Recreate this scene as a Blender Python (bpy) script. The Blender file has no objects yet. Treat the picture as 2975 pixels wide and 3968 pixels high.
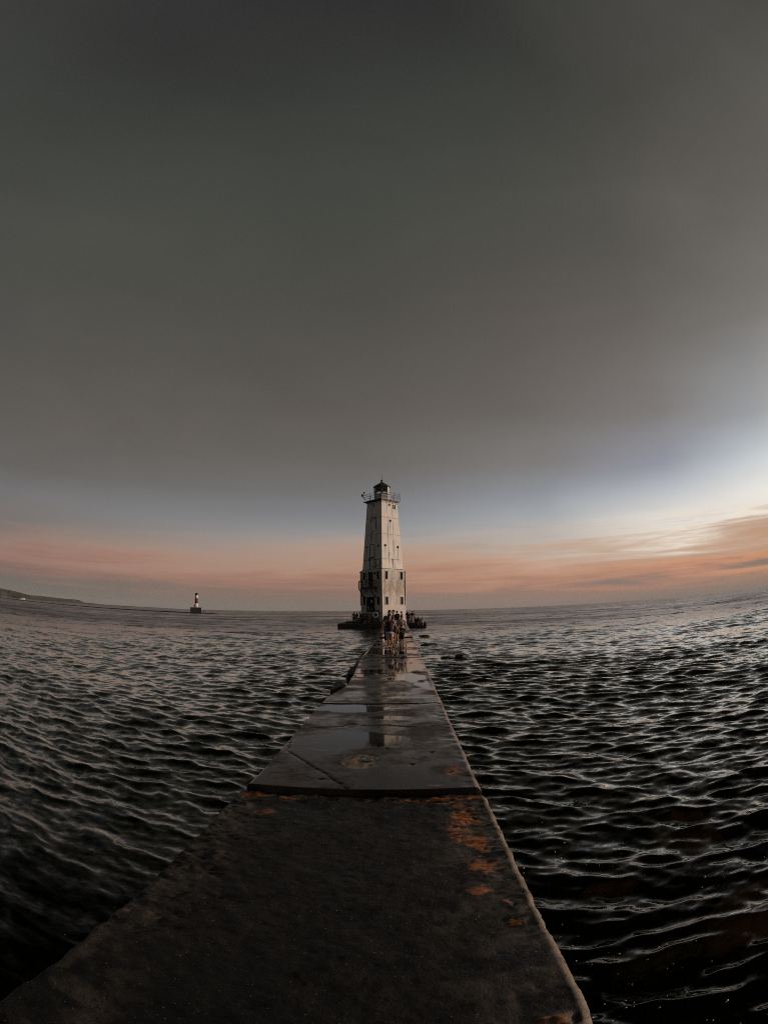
import bpy, bmesh, math, random
import numpy as np
from mathutils import Vector, Matrix

random.seed(7)
rng = np.random.RandomState(11)
sc = bpy.context.scene
col = sc.collection
rad = math.radians
PIER_Z, WATER_Z = 0.0, -0.80


# ---------------------------------------------------------------- helpers
def lin(c):
    return tuple(((v / 255) / 12.92 if v / 255 <= 0.04045 else ((v / 255 + 0.055) / 1.055) ** 2.4) for v in c)


def tag(o, label=None, cat=None, group=None, kind=None):
    if label: o['label'] = label
    if cat: o['category'] = cat
    if group: o['group'] = group
    if kind: o['kind'] = kind
    return o


def empty(name, loc=(0, 0, 0), rz=0.0, parent=None):
    o = bpy.data.objects.new(name, None)
    o.empty_display_size = 0.3
    col.objects.link(o)
    o.location = loc
    o.rotation_euler = (0, 0, rz)
    if parent: o.parent = parent
    return o


class MB:
    def __init__(self): self.v, self.f, self.sm = [], [], []

    def add(self, vs, fs, smooth=False):
        n = len(self.v)
        self.v += [tuple(p) for p in vs]
        self.f += [tuple(i + n for i in f) for f in fs]
        self.sm += [smooth] * len(fs)
        return self

    def hexa(self, p):  # 8 points: bottom loop 0-3, top loop 4-7
        return self.add(p, [(3, 2, 1, 0), (4, 5, 6, 7), (0, 1, 5, 4), (1, 2, 6, 5), (2, 3, 7, 6), (3, 0, 4, 7)])

    def box(self, x0, x1, y0, y1, z0, z1):
        return self.hexa([(x0, y0, z0), (x1, y0, z0), (x1, y1, z0), (x0, y1, z0), (x0, y0, z1), (x1, y0, z1), (x1, y1, z1), (x0, y1, z1)])

    def tube(self, pts, r, n=8, smooth=True):
        pts = [Vector(p) for p in pts]
        rs = r if isinstance(r, (list, tuple)) else [r] * len(pts)
        vs, fs = [], []
        prev = None
        for i, p in enumerate(pts):
            a = pts[max(i - 1, 0)]; b = pts[min(i + 1, len(pts) - 1)]
            d = (b - a).normalized()
            ref = Vector((0, 0, 1)) if abs(d.z) < 0.95 else Vector((0, 1, 0))
            u = d.cross(ref).normalized()
            if prev is not None:                      # carry the frame along the path: no twist
                pu = prev - d * prev.dot(d)
                if pu.length > 1e-4: u = pu.normalized()
            prev = u
            w = d.cross(u).normalized()
            for k in range(n):
                t = 2 * math.pi * k / n
                vs.append(p + (u * math.cos(t) + w * math.sin(t)) * rs[i])
        for i in range(len(pts) - 1):
            for k in range(n):
                fs.append((i * n + k, i * n + (k + 1) % n, (i + 1) * n + (k + 1) % n, (i + 1) * n + k))
        fs.append(tuple(range(n - 1, -1, -1)))
        fs.append(tuple((len(pts) - 1) * n + k for k in range(n)))
        return self.add(vs, fs, smooth)

    def loft(self, rings, n=14, smooth=True):
        # rings: (cx, cy, cz, rx, ry)
        vs, fs = [], []
        for (cx, cy, cz, rx, ry) in rings:
            for k in range(n):
                t = 2 * math.pi * k / n
                vs.append((cx + rx * math.cos(t), cy + ry * math.sin(t), cz))
        m = len(rings)
        for i in range(m - 1):
            for k in range(n):
                fs.append((i * n + k, i * n + (k + 1) % n, (i + 1) * n + (k + 1) % n, (i + 1) * n + k))
        fs.append(tuple(range(n - 1, -1, -1)))
        fs.append(tuple((m - 1) * n + k for k in range(n)))
        return self.add(vs, fs, smooth)

    def ball(self, c, rx, ry, rz, n=12, m=8, z0=-1.0, z1=1.0):
        rings = []
        for i in range(m + 1):
            s = z0 + (z1 - z0) * i / m
            t = math.sin(s * math.pi / 2)
            q = max(math.cos(s * math.pi / 2), 0.02)
            rings.append((c[0], c[1], c[2] + rz * t, rx * q, ry * q))
        return self.loft(rings, n)

    def build(self, name, mat, parent=None):
        me = bpy.data.meshes.new(name)
        me.from_pydata(self.v, [], self.f)
        me.polygons.foreach_set('use_smooth', self.sm)
        me.materials.append(mat)
        me.update()
        o = bpy.data.objects.new(name, me)
        col.objects.link(o)
        if parent: o.parent = parent
        return o


def vnoise(x, y, z=0.0, seed=0):
    """smooth value noise, vectorised"""
    x, y, z = np.broadcast_arrays(np.asarray(x, float), np.asarray(y, float), np.asarray(z, float))
    xi, yi, zi = np.floor(x).astype(np.int64), np.floor(y).astype(np.int64), np.floor(z).astype(np.int64)
    fx, fy, fz = x - xi, y - yi, z - zi
    fx, fy, fz = (t * t * t * (t * (t * 6 - 15) + 10) for t in (fx, fy, fz))

    def h(a, b, c):
        n = (a * 73856093) ^ (b * 19349663) ^ (c * 83492791) ^ (seed * 2654435)
        n = (n ^ (n >> 13)) * 1274126177 & 0x7fffffff
        n = (n ^ (n >> 16)) & 0xffff
        return n / 65535.0
    r = 0
    for dx in (0, 1):
        for dy in (0, 1):
            for dz in (0, 1):
                w = (fx if dx else 1 - fx) * (fy if dy else 1 - fy) * (fz if dz else 1 - fz)
                r = r + w * h(xi + dx, yi + dy, zi + dz)
    return r * 2 - 1


def fbm(x, y, z=0.0, oct=4, seed=0, gain=0.5):
    r, a, f = 0, 1.0, 1.0
    for k in range(oct):
        r = r + a * vnoise(np.asarray(x) * f, np.asarray(y) * f, np.asarray(z) * f, seed + k)
        a *= gain; f *= 2.03
    return r


def sstep(a, b, x):
    t = np.clip((np.asarray(x, float) - a) / (b - a), 0, 1)
    return t * t * (3 - 2 * t)


# ---------------------------------------------------------------- node helpers
class NT:
    def __init__(self, tree): self.t = tree; self.n = tree.nodes; self.l = tree.links

    def new(self, kind, **kw):
        nd = self.n.new(kind)
        for k, v in kw.items(): setattr(nd, k, v)
        return nd

    def link(self, a, b): self.l.new(a, b)

    def math(self, op, a, b=None, c=None, clamp=False):
        nd = self.new('ShaderNodeMath', operation=op); nd.use_clamp = clamp
        for i, v in enumerate((a, b, c)):
            if v is None: continue
            if isinstance(v, (int, float)): nd.inputs[i].default_value = v
            else: self.link(v, nd.inputs[i])
        return nd.outputs[0]

    def mapr(self, v, a, b, c=0.0, d=1.0, kind='LINEAR'):
        nd = self.new('ShaderNodeMapRange', interpolation_type=kind, clamp=True)
        self.link(v, nd.inputs[0])
        for i, q in enumerate((a, b, c, d)): nd.inputs[i + 1].default_value = q
        return nd.outputs[0]

    def noise(self, vec, scale, detail=4, rough=0.5, dist=0.0):
        nd = self.new('ShaderNodeTexNoise')
        nd.inputs['Scale'].default_value = scale
        nd.inputs['Detail'].default_value = detail
        nd.inputs['Roughness'].default_value = rough
        nd.inputs['Distortion'].default_value = dist
        if vec is not None: self.link(vec, nd.inputs['Vector'])
        return nd.outputs['Fac']

    def mix(self, f, a, b, blend='MIX'):
        nd = self.new('ShaderNodeMix', data_type='RGBA', blend_type=blend)
        for sock, v in ((nd.inputs[0], f), (nd.inputs[6], a), (nd.inputs[7], b)):
            if isinstance(v, (int, float)): sock.default_value = v
            elif isinstance(v, tuple): sock.default_value = (*v[:3], 1)
            else: self.link(v, sock)
        return nd.outputs[2]

    def mapping(self, vec, scale=(1, 1, 1), loc=(0, 0, 0)):
        nd = self.new('ShaderNodeMapping')
        nd.inputs['Scale'].default_value = scale
        nd.inputs['Location'].default_value = loc
        self.link(vec, nd.inputs['Vector'])
        return nd.outputs[0]

    def bump(self, h, strength, dist, normal=None):
        nd = self.new('ShaderNodeBump')
        if isinstance(strength, (int, float)): nd.inputs['Strength'].default_value = strength
        else: self.link(strength, nd.inputs['Strength'])
        nd.inputs['Distance'].default_value = dist
        self.link(h, nd.inputs['Height'])
        if normal is not None: self.link(normal, nd.inputs['Normal'])
        return nd.outputs[0]


def material(name):
    m = bpy.data.materials.new(name); m.use_nodes = True
    t = NT(m.node_tree)
    p = t.n['Principled BSDF']
    return m, t, p


def plain(name, c, rough=0.6, c2=None, scale=6.0, metal=0.0, bump=0.0, spec=0.5):
    """procedural material: two close tones mixed by noise"""
    m, t, p = material(name)
    tc = t.new('ShaderNodeTexCoord').outputs['Object']
    n = t.noise(tc, scale, 4, 0.6)
    c2 = c2 or tuple(v * 0.65 for v in c)
    t.link(t.mix(t.mapr(n, 0.35, 0.65), c, c2), p.inputs['Base Color'])
    p.inputs['Roughness'].default_value = rough
    p.inputs['Metallic'].default_value = metal
    p.inputs['Specular IOR Level'].default_value = spec
    if bump: t.link(t.bump(n, 0.5, bump), p.inputs['Normal'])
    return m


# ---------------------------------------------------------------- sky
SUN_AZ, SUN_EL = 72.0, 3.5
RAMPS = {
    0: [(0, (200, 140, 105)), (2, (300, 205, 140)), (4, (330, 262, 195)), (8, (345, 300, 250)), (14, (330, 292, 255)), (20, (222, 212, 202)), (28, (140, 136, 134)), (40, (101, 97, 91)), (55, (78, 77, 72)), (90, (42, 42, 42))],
    29: [(0, (128, 113, 108)), (.8, (148, 121, 108)), (2.1, (202, 143, 108)), (3.4, (197, 150, 122)), (4.8, (188, 150, 126)), (5.9, (194, 168, 148)), (7.4, (238, 228, 214)), (10, (242, 238, 230)), (12.7, (216, 220, 221)), (15, (186, 193, 198)), (18, (156, 158, 161)), (28, (116, 112, 108)), (38, (98, 94, 88)), (47.5, (82, 79, 74)), (54, (68, 67, 62)), (90, (42, 42, 42))],
    41: [(0, (126, 113, 108)), (.5, (130, 115, 109)), (1.9, (182, 132, 112)), (3.3, (204, 150, 118)), (4.7, (192, 155, 132)), (6.1, (206, 182, 162)), (7.5, (232, 219, 205)), (8.9, (223, 218, 211)), (11.6, (186, 190, 196)), (14.4, (146, 148, 160)), (20, (124, 119, 117)), (30.7, (98, 93, 87)), (41, (82, 80, 74)), (52, (68, 68, 63)), (61, (56, 57, 53)), (90, (40, 40, 40))],
    55: [(0, (134, 118, 112)), (1.5, (154, 122, 110)), (2.9, (180, 135, 113)), (4.4, (194, 150, 126)), (5.8, (196, 166, 146)), (7.2, (190, 178, 168)), (8.7, (182, 178, 175)), (10.2, (165, 168, 172)), (13, (140, 143, 150)), (16, (124, 121, 119)), (22, (104, 99, 95)), (33, (88, 83, 77)), (44, (74, 74, 68)), (56, (60, 62, 57)), (69, (48, 49, 47)), (90, (40, 40, 40))],
    77: [(0, (120, 112, 107)), (.7, (122, 112, 106)), (2, (142, 112, 101)), (3.4, (166, 125, 108)), (4.9, (178, 143, 124)), (6.4, (172, 150, 136)), (7.9, (160, 150, 146)), (9.5, (141, 141, 143)), (11, (127, 129, 133)), (13.8, (114, 112, 112)), (17, (102, 98, 94)), (23, (92, 87, 81)), (34, (78, 76, 70)), (46, (68, 70, 64)), (58, (57, 59, 55)), (72, (47, 47, 46)), (90, (40, 40, 40))],
    115: [(0, (104, 102, 98)), (1.5, (105, 102, 97)), (2.1, (110, 102, 96)), (3, (132, 104, 97)), (4.4, (150, 115, 104)), (5.7, (146, 122, 112)), (8.4, (121, 115, 112)), (11, (115, 113, 114)), (13.7, (101, 98, 95)), (19, (95, 90, 86)), (29, (80, 78, 73)), (39, (73, 74, 68)), (49, (62, 64, 59)), (60, (50, 51, 49)), (90, (40, 40, 40))],
    180: [(0, (74, 76, 78)), (10, (80, 80, 84)), (20, (70, 72, 72)), (40, (62, 63, 60)), (90, (40, 40, 40))],
}
SKY_GAIN = 1.0


def build_world():
    w = bpy.data.worlds.new("World"); sc.world = w; w.use_nodes = True
    t = NT(w.node_tree)
    bg = t.n['Background']
    g = t.new('ShaderNodeTexCoord').outputs['Generated']
    nrm = t.new('ShaderNodeVectorMath', operation='NORMALIZE'); t.link(g, nrm.inputs[0])
    d = nrm.outputs[0]
    sep = t.new('ShaderNodeSeparateXYZ'); t.link(d, sep.inputs[0])
    x, y, z = sep.outputs
    el = t.math('MULTIPLY', t.math('ARCSINE', z), 180 / math.pi)
    hx = t.math('SQRT', t.math('MAXIMUM', t.math('ADD', t.math('MULTIPLY', x, x), t.math('MULTIPLY', y, y)), 1e-8))
    dot = t.math('ADD', t.math('MULTIPLY', x, math.sin(rad(SUN_AZ))), t.math('MULTIPLY', y, math.cos(rad(SUN_AZ))))
    cosd = t.math('MINIMUM', t.math('MAXIMUM', t.math('DIVIDE', dot, hx), -1.0), 1.0)
    D = t.math('MULTIPLY', t.math('ARCCOSINE', cosd), 180 / math.pi)
    # streaky cloud field, flattened towards the horizon
    cv = t.mapping(d, (2.0, 2.0, 26.0))
    n1 = t.noise(cv, 1.3, 6, 0.55, 0.6)
    cv2 = t.mapping(d, (3.0, 3.0, 60.0), (3.1, 1.7, 0.4))
    n2 = t.noise(cv2, 1.8, 5, 0.6, 0.4)
    win = t.math('MULTIPLY', t.mapr(el, 0.6, 2.5, 0, 1, 'SMOOTHSTEP'), t.mapr(el, 6.5, 10.5, 1, 0, 'SMOOTHSTEP'))
    amp = t.math('MULTIPLY', win, t.mapr(D, 85, 32, 0.5, 1.15, 'SMOOTHSTEP'))
    wob = t.math('ADD', t.math('MULTIPLY', t.math('SUBTRACT', n1, 0.5), 11.0), t.math('MULTIPLY', t.math('SUBTRACT', n2, 0.5), 4.0))
    elw = t.math('ADD', el, t.math('MULTIPLY', wob, amp))
    fac = t.math('DIVIDE', elw, 90.0, clamp=True)
    cur = None; prevk = None
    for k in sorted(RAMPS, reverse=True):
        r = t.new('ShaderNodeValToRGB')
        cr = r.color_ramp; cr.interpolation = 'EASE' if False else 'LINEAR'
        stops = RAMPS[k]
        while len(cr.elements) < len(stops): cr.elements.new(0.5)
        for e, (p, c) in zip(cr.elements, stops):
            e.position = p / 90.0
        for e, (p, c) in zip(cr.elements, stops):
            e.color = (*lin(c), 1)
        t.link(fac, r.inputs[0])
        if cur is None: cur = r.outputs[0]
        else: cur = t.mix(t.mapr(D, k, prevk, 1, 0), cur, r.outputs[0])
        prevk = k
    # thin darker bars inside the cloud bank near the sunset
    bar = t.math('MULTIPLY', t.mapr(n2, 0.52, 0.68, 0, 1, 'SMOOTHSTEP'), t.math('MULTIPLY', amp, 0.30))
    cur = t.mix(bar, cur, lin((170, 130, 110)))
    glow = t.math('MULTIPLY', t.mapr(n1, 0.56, 0.70, 0, 1, 'SMOOTHSTEP'), t.math('MULTIPLY', t.mapr(el, 3.2, 1.6, 0, 1), t.math('MULTIPLY', t.mapr(D, 55, 30, 0, 0.5), t.mapr(el, 0.8, 1.6, 0, 1))))
    cur = t.mix(glow, cur, lin((250, 160, 98)))
    # broad soft mottling of the overcast
    n3 = t.noise(t.mapping(d, (1.1, 1.5, 3.2)), 1.7, 6, 0.55, 0.5)
    mott = t.mapr(n3, 0.3, 0.7, 0.93, 1.07)
    vm = t.new('ShaderNodeVectorMath', operation='SCALE'); t.link(cur, vm.inputs[0]); t.link(mott, vm.inputs['Scale'])
    sky = t.new('ShaderNodeTexSky', sky_type='NISHITA')
    sky.sun_disc = False
    sky.sun_elevation = rad(SUN_EL); sky.sun_rotation = rad(SUN_AZ)
    sv = t.new('ShaderNodeVectorMath', operation='SCALE'); t.link(sky.outputs[0], sv.inputs[0]); sv.inputs['Scale'].default_value = 0.004
    add = t.new('ShaderNodeVectorMath', operation='ADD'); t.link(vm.outputs[0], add.inputs[0]); t.link(sv.outputs[0], add.inputs[1])
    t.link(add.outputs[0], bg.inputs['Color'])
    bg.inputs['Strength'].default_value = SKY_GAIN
    w.cycles.sampling_method = 'MANUAL'
    w.cycles.sample_map_resolution = 1024
    return w


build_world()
sl = bpy.data.lights.new('sun', 'SUN'); sl.energy = 2.6; sl.angle = rad(12); sl.color = (1.0, 0.76, 0.60)
so = bpy.data.objects.new('sun', sl); col.objects.link(so)
a, e = rad(SUN_AZ + 14), rad(SUN_EL + 2)
sdir = Vector((math.sin(a) * math.cos(e), math.cos(a) * math.cos(e), math.sin(e)))
so.rotation_euler = sdir.to_track_quat('Z', 'Y').to_euler()
so.location = (60, 20, 40)

# ---------------------------------------------------------------- camera (strong barrel distortion of the wide action lens)
PITCH, ROLL, YAW = 0.19733779, -0.01265201, 0.03184993
K1, K3, K4 = 0.52, -0.02434474, 0.01449576      # theta = K1 q + K3 q^3 + K4 q^4, q = radius / 1000 px of a 3968 px high frame


def cam_matrix():
    def tr(v):
        c, s = math.cos(ROLL), math.sin(ROLL); v = (c * v[0] - s * v[1], s * v[0] + c * v[1], v[2])
        c, s = math.cos(PITCH), math.sin(PITCH); v = (v[0], -v[2] * c - v[1] * s, v[1] * c - v[2] * s)
        c, s = math.cos(YAW), math.sin(YAW); return Vector((c * v[0] - s * v[1], s * v[0] + c * v[1], v[2]))
    X, Y, Z = tr((1, 0, 0)), tr((0, 1, 0)), tr((0, 0, 1))
    m = Matrix(((X.x, Y.x, Z.x, 0), (X.y, Y.y, Z.y, 0), (X.z, Y.z, Z.z, 0), (0, 0, 0, 1)))
    m.translation = Vector((0, 0, 1.75))
    return m


cd = bpy.data.cameras.new('camera'); cam = bpy.data.objects.new('camera', cd); col.objects.link(cam)
cam.matrix_world = cam_matrix()
cd.clip_start = 0.05; cd.clip_end = 60000
cd.type = 'PANO'
q = 3968 / 36.0 / 1000.0
cd.sensor_fit = 'AUTO'; cd.sensor_width = 36
for tgt in (cd, getattr(cd, 'cycles', None)):
    try:
        tgt.panorama_type = 'FISHEYE_LENS_POLYNOMIAL'
        tgt.fisheye_fov = math.pi
        tgt.fisheye_polynomial_k0 = 0.0
        tgt.fisheye_polynomial_k1 = -K1 * q
        tgt.fisheye_polynomial_k2 = 0.0
        tgt.fisheye_polynomial_k3 = -K3 * q ** 3
        tgt.fisheye_polynomial_k4 = -K4 * q ** 4
        print('lens set on', tgt)
        break
    except Exception as ex:
        print('lens', ex)
sc.camera = cam
sc.view_settings.view_transform = 'Standard'
sc.view_settings.look = 'None'
sc.view_settings.exposure = 0.0
sc.view_settings.gamma = 1.0
sc.render.engine = 'CYCLES'
sc.cycles.max_bounces = 6
sc.cycles.transparent_max_bounces = 6
sc.cycles.sample_clamp_indirect = 3.0
sc.cycles.sample_clamp_direct = 6.0
sc.cycles.use_denoising = False
sc.cycles.filter_width = 1.0
sc.cycles.caustics_reflective = False
sc.cycles.caustics_refractive = False

# ---------------------------------------------------------------- materials
def concrete(name, light, dark, r_dry, r_damp, bump=0.006, fine=1.0, spec=0.30):
    m, t, p = material(name)
    tc = t.new('ShaderNodeTexCoord').outputs['Object']
    wet = t.new('ShaderNodeAttribute', attribute_name='wet').outputs['Fac']
    rust = t.new('ShaderNodeAttribute', attribute_name='rust').outputs['Fac']
    crack = t.new('ShaderNodeAttribute', attribute_name='crack').outputs['Fac']
    worn = t.new('ShaderNodeAttribute', attribute_name='worn').outputs['Fac']  # wear, plus the skylight painted into the right chamfer's colour
    n1 = t.noise(tc, 1.1, 6, 0.62, 0.4)
    n2 = t.noise(tc, 9.0, 6, 0.7)
    n3 = t.noise(tc, 60.0, 4, 0.6)
    n5 = t.noise(tc, 150.0 if fine > 1 else 110.0, 3, 0.7)
    vor = t.new('ShaderNodeTexVoronoi'); vor.inputs['Scale'].default_value = 55.0; t.link(tc, vor.inputs['Vector'])
    vsep = t.new('ShaderNodeSeparateColor'); t.link(vor.outputs['Color'], vsep.inputs[0])
    grit = t.math('MULTIPLY', t.mapr(vor.outputs['Distance'], 0.30, 0.18, 0, 1), t.mapr(vsep.outputs[0], 0.93, 0.97, 0, 1))
    gritd = t.math('MULTIPLY', t.mapr(vor.outputs['Distance'], 0.42, 0.28, 0, 1), t.mapr(vsep.outputs[1], 0.70, 0.78, 0, 1))
    n6 = t.noise(t.mapping(tc, (1, 1.6, 1)), 3.2, 7, 0.7, 0.8)
    n4 = t.noise(t.mapping(tc, (1, 2.8, 1)), 9.0, 7, 0.75, 0.7)
    base = t.mix(t.mapr(n1, 0.35, 0.68), dark, light)
    base = t.mix(t.mapr(n2, 0.30, 0.75, 0.0, 0.55), base, tuple(v * 0.45 for v in dark))
    base = t.mix(t.mapr(n3, 0.55, 0.75, 0.0, 0.45), base, tuple(v * 1.7 for v in light))
    base = t.mix(t.mapr(n5, 0.60, 0.74, 0.0, 0.25), base, tuple(min(v * 1.8, 0.5) for v in light))
    base = t.mix(t.mapr(n5, 0.42, 0.30, 0.0, 0.6), base, tuple(v * 0.3 for v in dark))
    base = t.mix(t.math('MULTIPLY', worn, t.mapr(n2, 0.3, 0.6, 0.6, 1.0)), base, (0.145, 0.118, 0.092))
    rm = t.mapr(t.math('ADD', n4, t.math('MULTIPLY', t.math('MINIMUM', rust, 1.0), 0.24)), 0.655, 0.70, 0, 1)
    base = t.mix(t.mapr(worn, 1.0, 1.7, 0.0, 0.9), base, t.mix(t.mapr(n2, 0.35, 0.6), (0.20, 0.155, 0.115), (0.34, 0.265, 0.20)))
    base = t.mix(rm, base, t.mix(t.mapr(n2, 0.45, 0.6), (0.50, 0.165, 0.038), (0.20, 0.065, 0.02)))
    base = t.mix(t.math('MULTIPLY', rust, t.mapr(n4, 0.40, 0.30, 0, 0.7)), base, (0.17, 0.12, 0.09))
    base = t.mix(t.mapr(n6, 0.50, 0.66, 0.0, 0.75), base, tuple(v * 0.4 for v in dark))
    base = t.mix(t.math('MULTIPLY', gritd, 0.7), base, (0.004, 0.004, 0.004))
    base = t.mix(t.math('MULTIPLY', grit, 0.8 if fine > 1 else 0.35), base, (0.26, 0.23, 0.19))
    base = t.mix(wet, base, tuple(v * 0.35 for v in dark))
    base = t.mix(crack, base, (0.004, 0.004, 0.004))
    t.link(base, p.inputs['Base Color'])
    damp = t.math('ADD', t.mapr(n1, 0.44, 0.62, r_damp, r_dry), t.math('ADD', t.mapr(n2, 0.3, 0.7, -0.06, 0.12), t.math('ADD', t.mapr(n6, 0.45, 0.65, 0.0, 0.16), t.mapr(worn, 0.9, 1.6, 0.0, 0.4))))
    rough = t.math('ADD', t.math('MULTIPLY', damp, t.math('SUBTRACT', 1.0, wet)), t.math('MULTIPLY', wet, 0.045))
    rough = t.math('MAXIMUM', rough, 0.015)
    t.link(rough, p.inputs['Roughness'])
    t.link(t.math('ADD', t.math('MULTIPLY', wet, 0.5 - spec), spec), p.inputs['Specular IOR Level'])
    h = t.math('ADD', t.math('MULTIPLY', n2, 0.7), t.math('ADD', t.math('ADD', t.math('MULTIPLY', n3, 0.16 * fine), t.math('MULTIPLY', n5, 0.05 * fine)), t.math('MULTIPLY', t.math('MULTIPLY', rust, n4), 1.5)))
    st = t.math('MULTIPLY', t.math('SUBTRACT', 1.0, t.math('MULTIPLY', wet, 0.94)), 0.9)
    t.link(t.bump(h, st, bump), p.inputs['Normal'])
    return m


M = {}
M['slab_front'] = concrete('rough_dark_concrete', (0.030, 0.028, 0.025), (0.0075, 0.0072, 0.0066), 0.7, 0.42, 0.014, 2.0, 0.25)
M['slab'] = concrete('wet_concrete', (0.070, 0.054, 0.040), (0.018, 0.016, 0.014), 0.48, 0.09, 0.0022)
M['platform'] = concrete('platform_concrete', (0.06, 0.052, 0.042), (0.02, 0.018, 0.015), 0.8, 0.6, 0.01)


def painted_wall(name, kind):
    m, t, p = material(name)
    tc = t.new('ShaderNodeTexCoord').outputs['Object']
    sep = t.new('ShaderNodeSeparateXYZ'); t.link(tc, sep.inputs[0])
    n1 = t.noise(tc, 1.2, 5, 0.6)
    n2 = t.noise(t.mapping(tc, (5, 5, 0.5)), 2.2, 6, 0.7, 0.3)      # runs down the wall
    n3 = t.noise(tc, 9, 5, 0.7)
    base = t.mix(t.mapr(n1, 0.3, 0.7), (0.66, 0.63, 0.58), (0.50, 0.475, 0.44))
    rusty = (0.20, 0.095, 0.045)
    grime = (0.16, 0.14, 0.12)
    if kind == 'lower':
        z = sep.outputs[2]
        band = t.math('MULTIPLY', t.mapr(z, 3.4, 4.9, 0.1, 1, 'SMOOTHSTEP'), t.mapr(z, 5.2, 7.4, 1, 0.25, 'SMOOTHSTEP'))
        # vertical board ribs
        a1 = t.math('ADD', sep.outputs[0], sep.outputs[1])
        rib = t.math('SINE', t.math('MULTIPLY', a1, 2 * math.pi / 0.24))
        ribm = t.mapr(rib, 0.75, 0.98, 0, 1)
        st = t.math('MULTIPLY', t.math('ADD', t.mapr(n2, 0.42, 0.56, 0, 0.8), t.mapr(n3, 0.50, 0.58, 0, 0.9)), band, clamp=True)
        base = t.mix(st, base, rusty)
        base = t.mix(t.math('MULTIPLY', ribm, 0.8), base, grime)
        base = t.mix(t.mapr(n2, 0.50, 0.66, 0, 0.6), base, (0.26, 0.19, 0.12))
        hh = t.math('ADD', t.math('MULTIPLY', rib, -0.4), t.math('MULTIPLY', n3, 0.5))
        t.link(t.bump(hh, 0.8, 0.03), p.inputs['Normal'])
    else:
        base = t.mix(t.mapr(n2, 0.60, 0.74, 0, 0.55), base, grime)
        base = t.mix(t.mapr(n3, 0.66, 0.74, 0, 0.4), base, rusty)
        t.link(t.bump(n1, 0.3, 0.03), p.inputs['Normal'])
    t.link(base, p.inputs['Base Color'])
    p.inputs['Roughness'].default_value = 0.55
    return m


M['wall_up'] = painted_wall('white_painted_steel_plate', 'upper')
M['wall_low'] = painted_wall('white_painted_board_wall', 'lower')
M['plaster'] = plain('pale_plaster', (0.62, 0.57, 0.53), 0.7, (0.52, 0.48, 0.45), 2.0)
M['seam'] = plain('dark_seam_grime', (0.10, 0.085, 0.07), 0.8, (0.05, 0.04, 0.035), 5)
M['streak'] = plain('brown_run_stain', (0.14, 0.09, 0.06), 0.8, (0.26, 0.19, 0.14), 5)
M['trim'] = plain('weathered_trim', (0.60, 0.55, 0.49), 0.6, (0.38, 0.33, 0.28), 5)
M['iron'] = plain('black_iron', (0.012, 0.012, 0.012), 0.5, (0.03, 0.024, 0.018), 9, bump=0.004)
M['rusty_iron'] = plain('rusty_iron', (0.035, 0.02, 0.012), 0.7, (0.015, 0.012, 0.01), 9, bump=0.004)
M['pane'] = plain('dark_window_opening', (0.004, 0.004, 0.005), 0.7, (0.008, 0.007, 0.006), 3, spec=0.05)
M['door'] = plain('black_door_paint', (0.006, 0.006, 0.007), 0.7, (0.012, 0.011, 0.01), 3, spec=0.15)
M['white'] = plain('white_paint', (0.82, 0.80, 0.76), 0.5, (0.72, 0.69, 0.65), 8)
M['white_sheet'] = plain('white_paper_notice', (0.55, 0.55, 0.52), 0.6, (0.4, 0.4, 0.38), 20)
M['red'] = plain('dark_red_paint', (0.20, 0.012, 0.010), 0.5, (0.14, 0.008, 0.007), 1)
M['roof'] = plain('dark_brown_roof', (0.03, 0.014, 0.010), 0.5, (0.02, 0.01, 0.008), 3)
M['block'] = plain('dark_concrete_block', (0.030, 0.026, 0.020), 0.85, (0.012, 0.011, 0.009), 0.7, bump=0.03)
M['wood'] = plain('weathered_wood', (0.24, 0.16, 0.085), 0.8, (0.10, 0.065, 0.035), 4, bump=0.02)
M['rock'] = plain('wet_dark_rock', (0.028, 0.025, 0.020), 0.7, (0.014, 0.013, 0.011), 2.5, bump=0.05)
M['rock_brown'] = plain('brown_algae_rock', (0.34, 0.17, 0.06), 0.6, (0.12, 0.065, 0.03), 4, bump=0.05)
M['rock_weed'] = plain('weedy_rock', (0.22, 0.19, 0.10), 0.15, (0.04, 0.04, 0.025), 14, bump=0.08)
M['hull'] = plain('boat_hull_paint', (0.75, 0.70, 0.66), 0.35)
M['hill'] = plain('wooded_hill', (0.018, 0.022, 0.016), 0.95, (0.030, 0.033, 0.025), 0.006)
M['bluff'] = plain('sand_bluff', (0.075, 0.072, 0.058), 0.95, (0.05, 0.052, 0.042), 0.008)
M['bed'] = plain('lake_bed', (0.012, 0.011, 0.008), 0.95, (0.006, 0.006, 0.005), 1.0)


def glass():
    m = bpy.data.materials.new('lantern_glass'); m.use_nodes = True
    t = NT(m.node_tree); t.n.remove(t.n['Principled BSDF'])
    out = t.n['Material Output']
    tr = t.new('ShaderNodeBsdfTransparent'); tr.inputs[0].default_value = (0.82, 0.84, 0.84, 1)
    gl = t.new('ShaderNodeBsdfGlossy'); gl.inputs['Roughness'].default_value = 0.05
    fr = t.new('ShaderNodeFresnel'); fr.inputs[0].default_value = 1.45
    mx = t.new('ShaderNodeMixShader')
    t.link(fr.outputs[0], mx.inputs[0]); t.link(tr.outputs[0], mx.inputs[1]); t.link(gl.outputs[0], mx.inputs[2])
    t.link(mx.outputs[0], out.inputs[0])
    return m


M['glass'] = glass()


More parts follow.
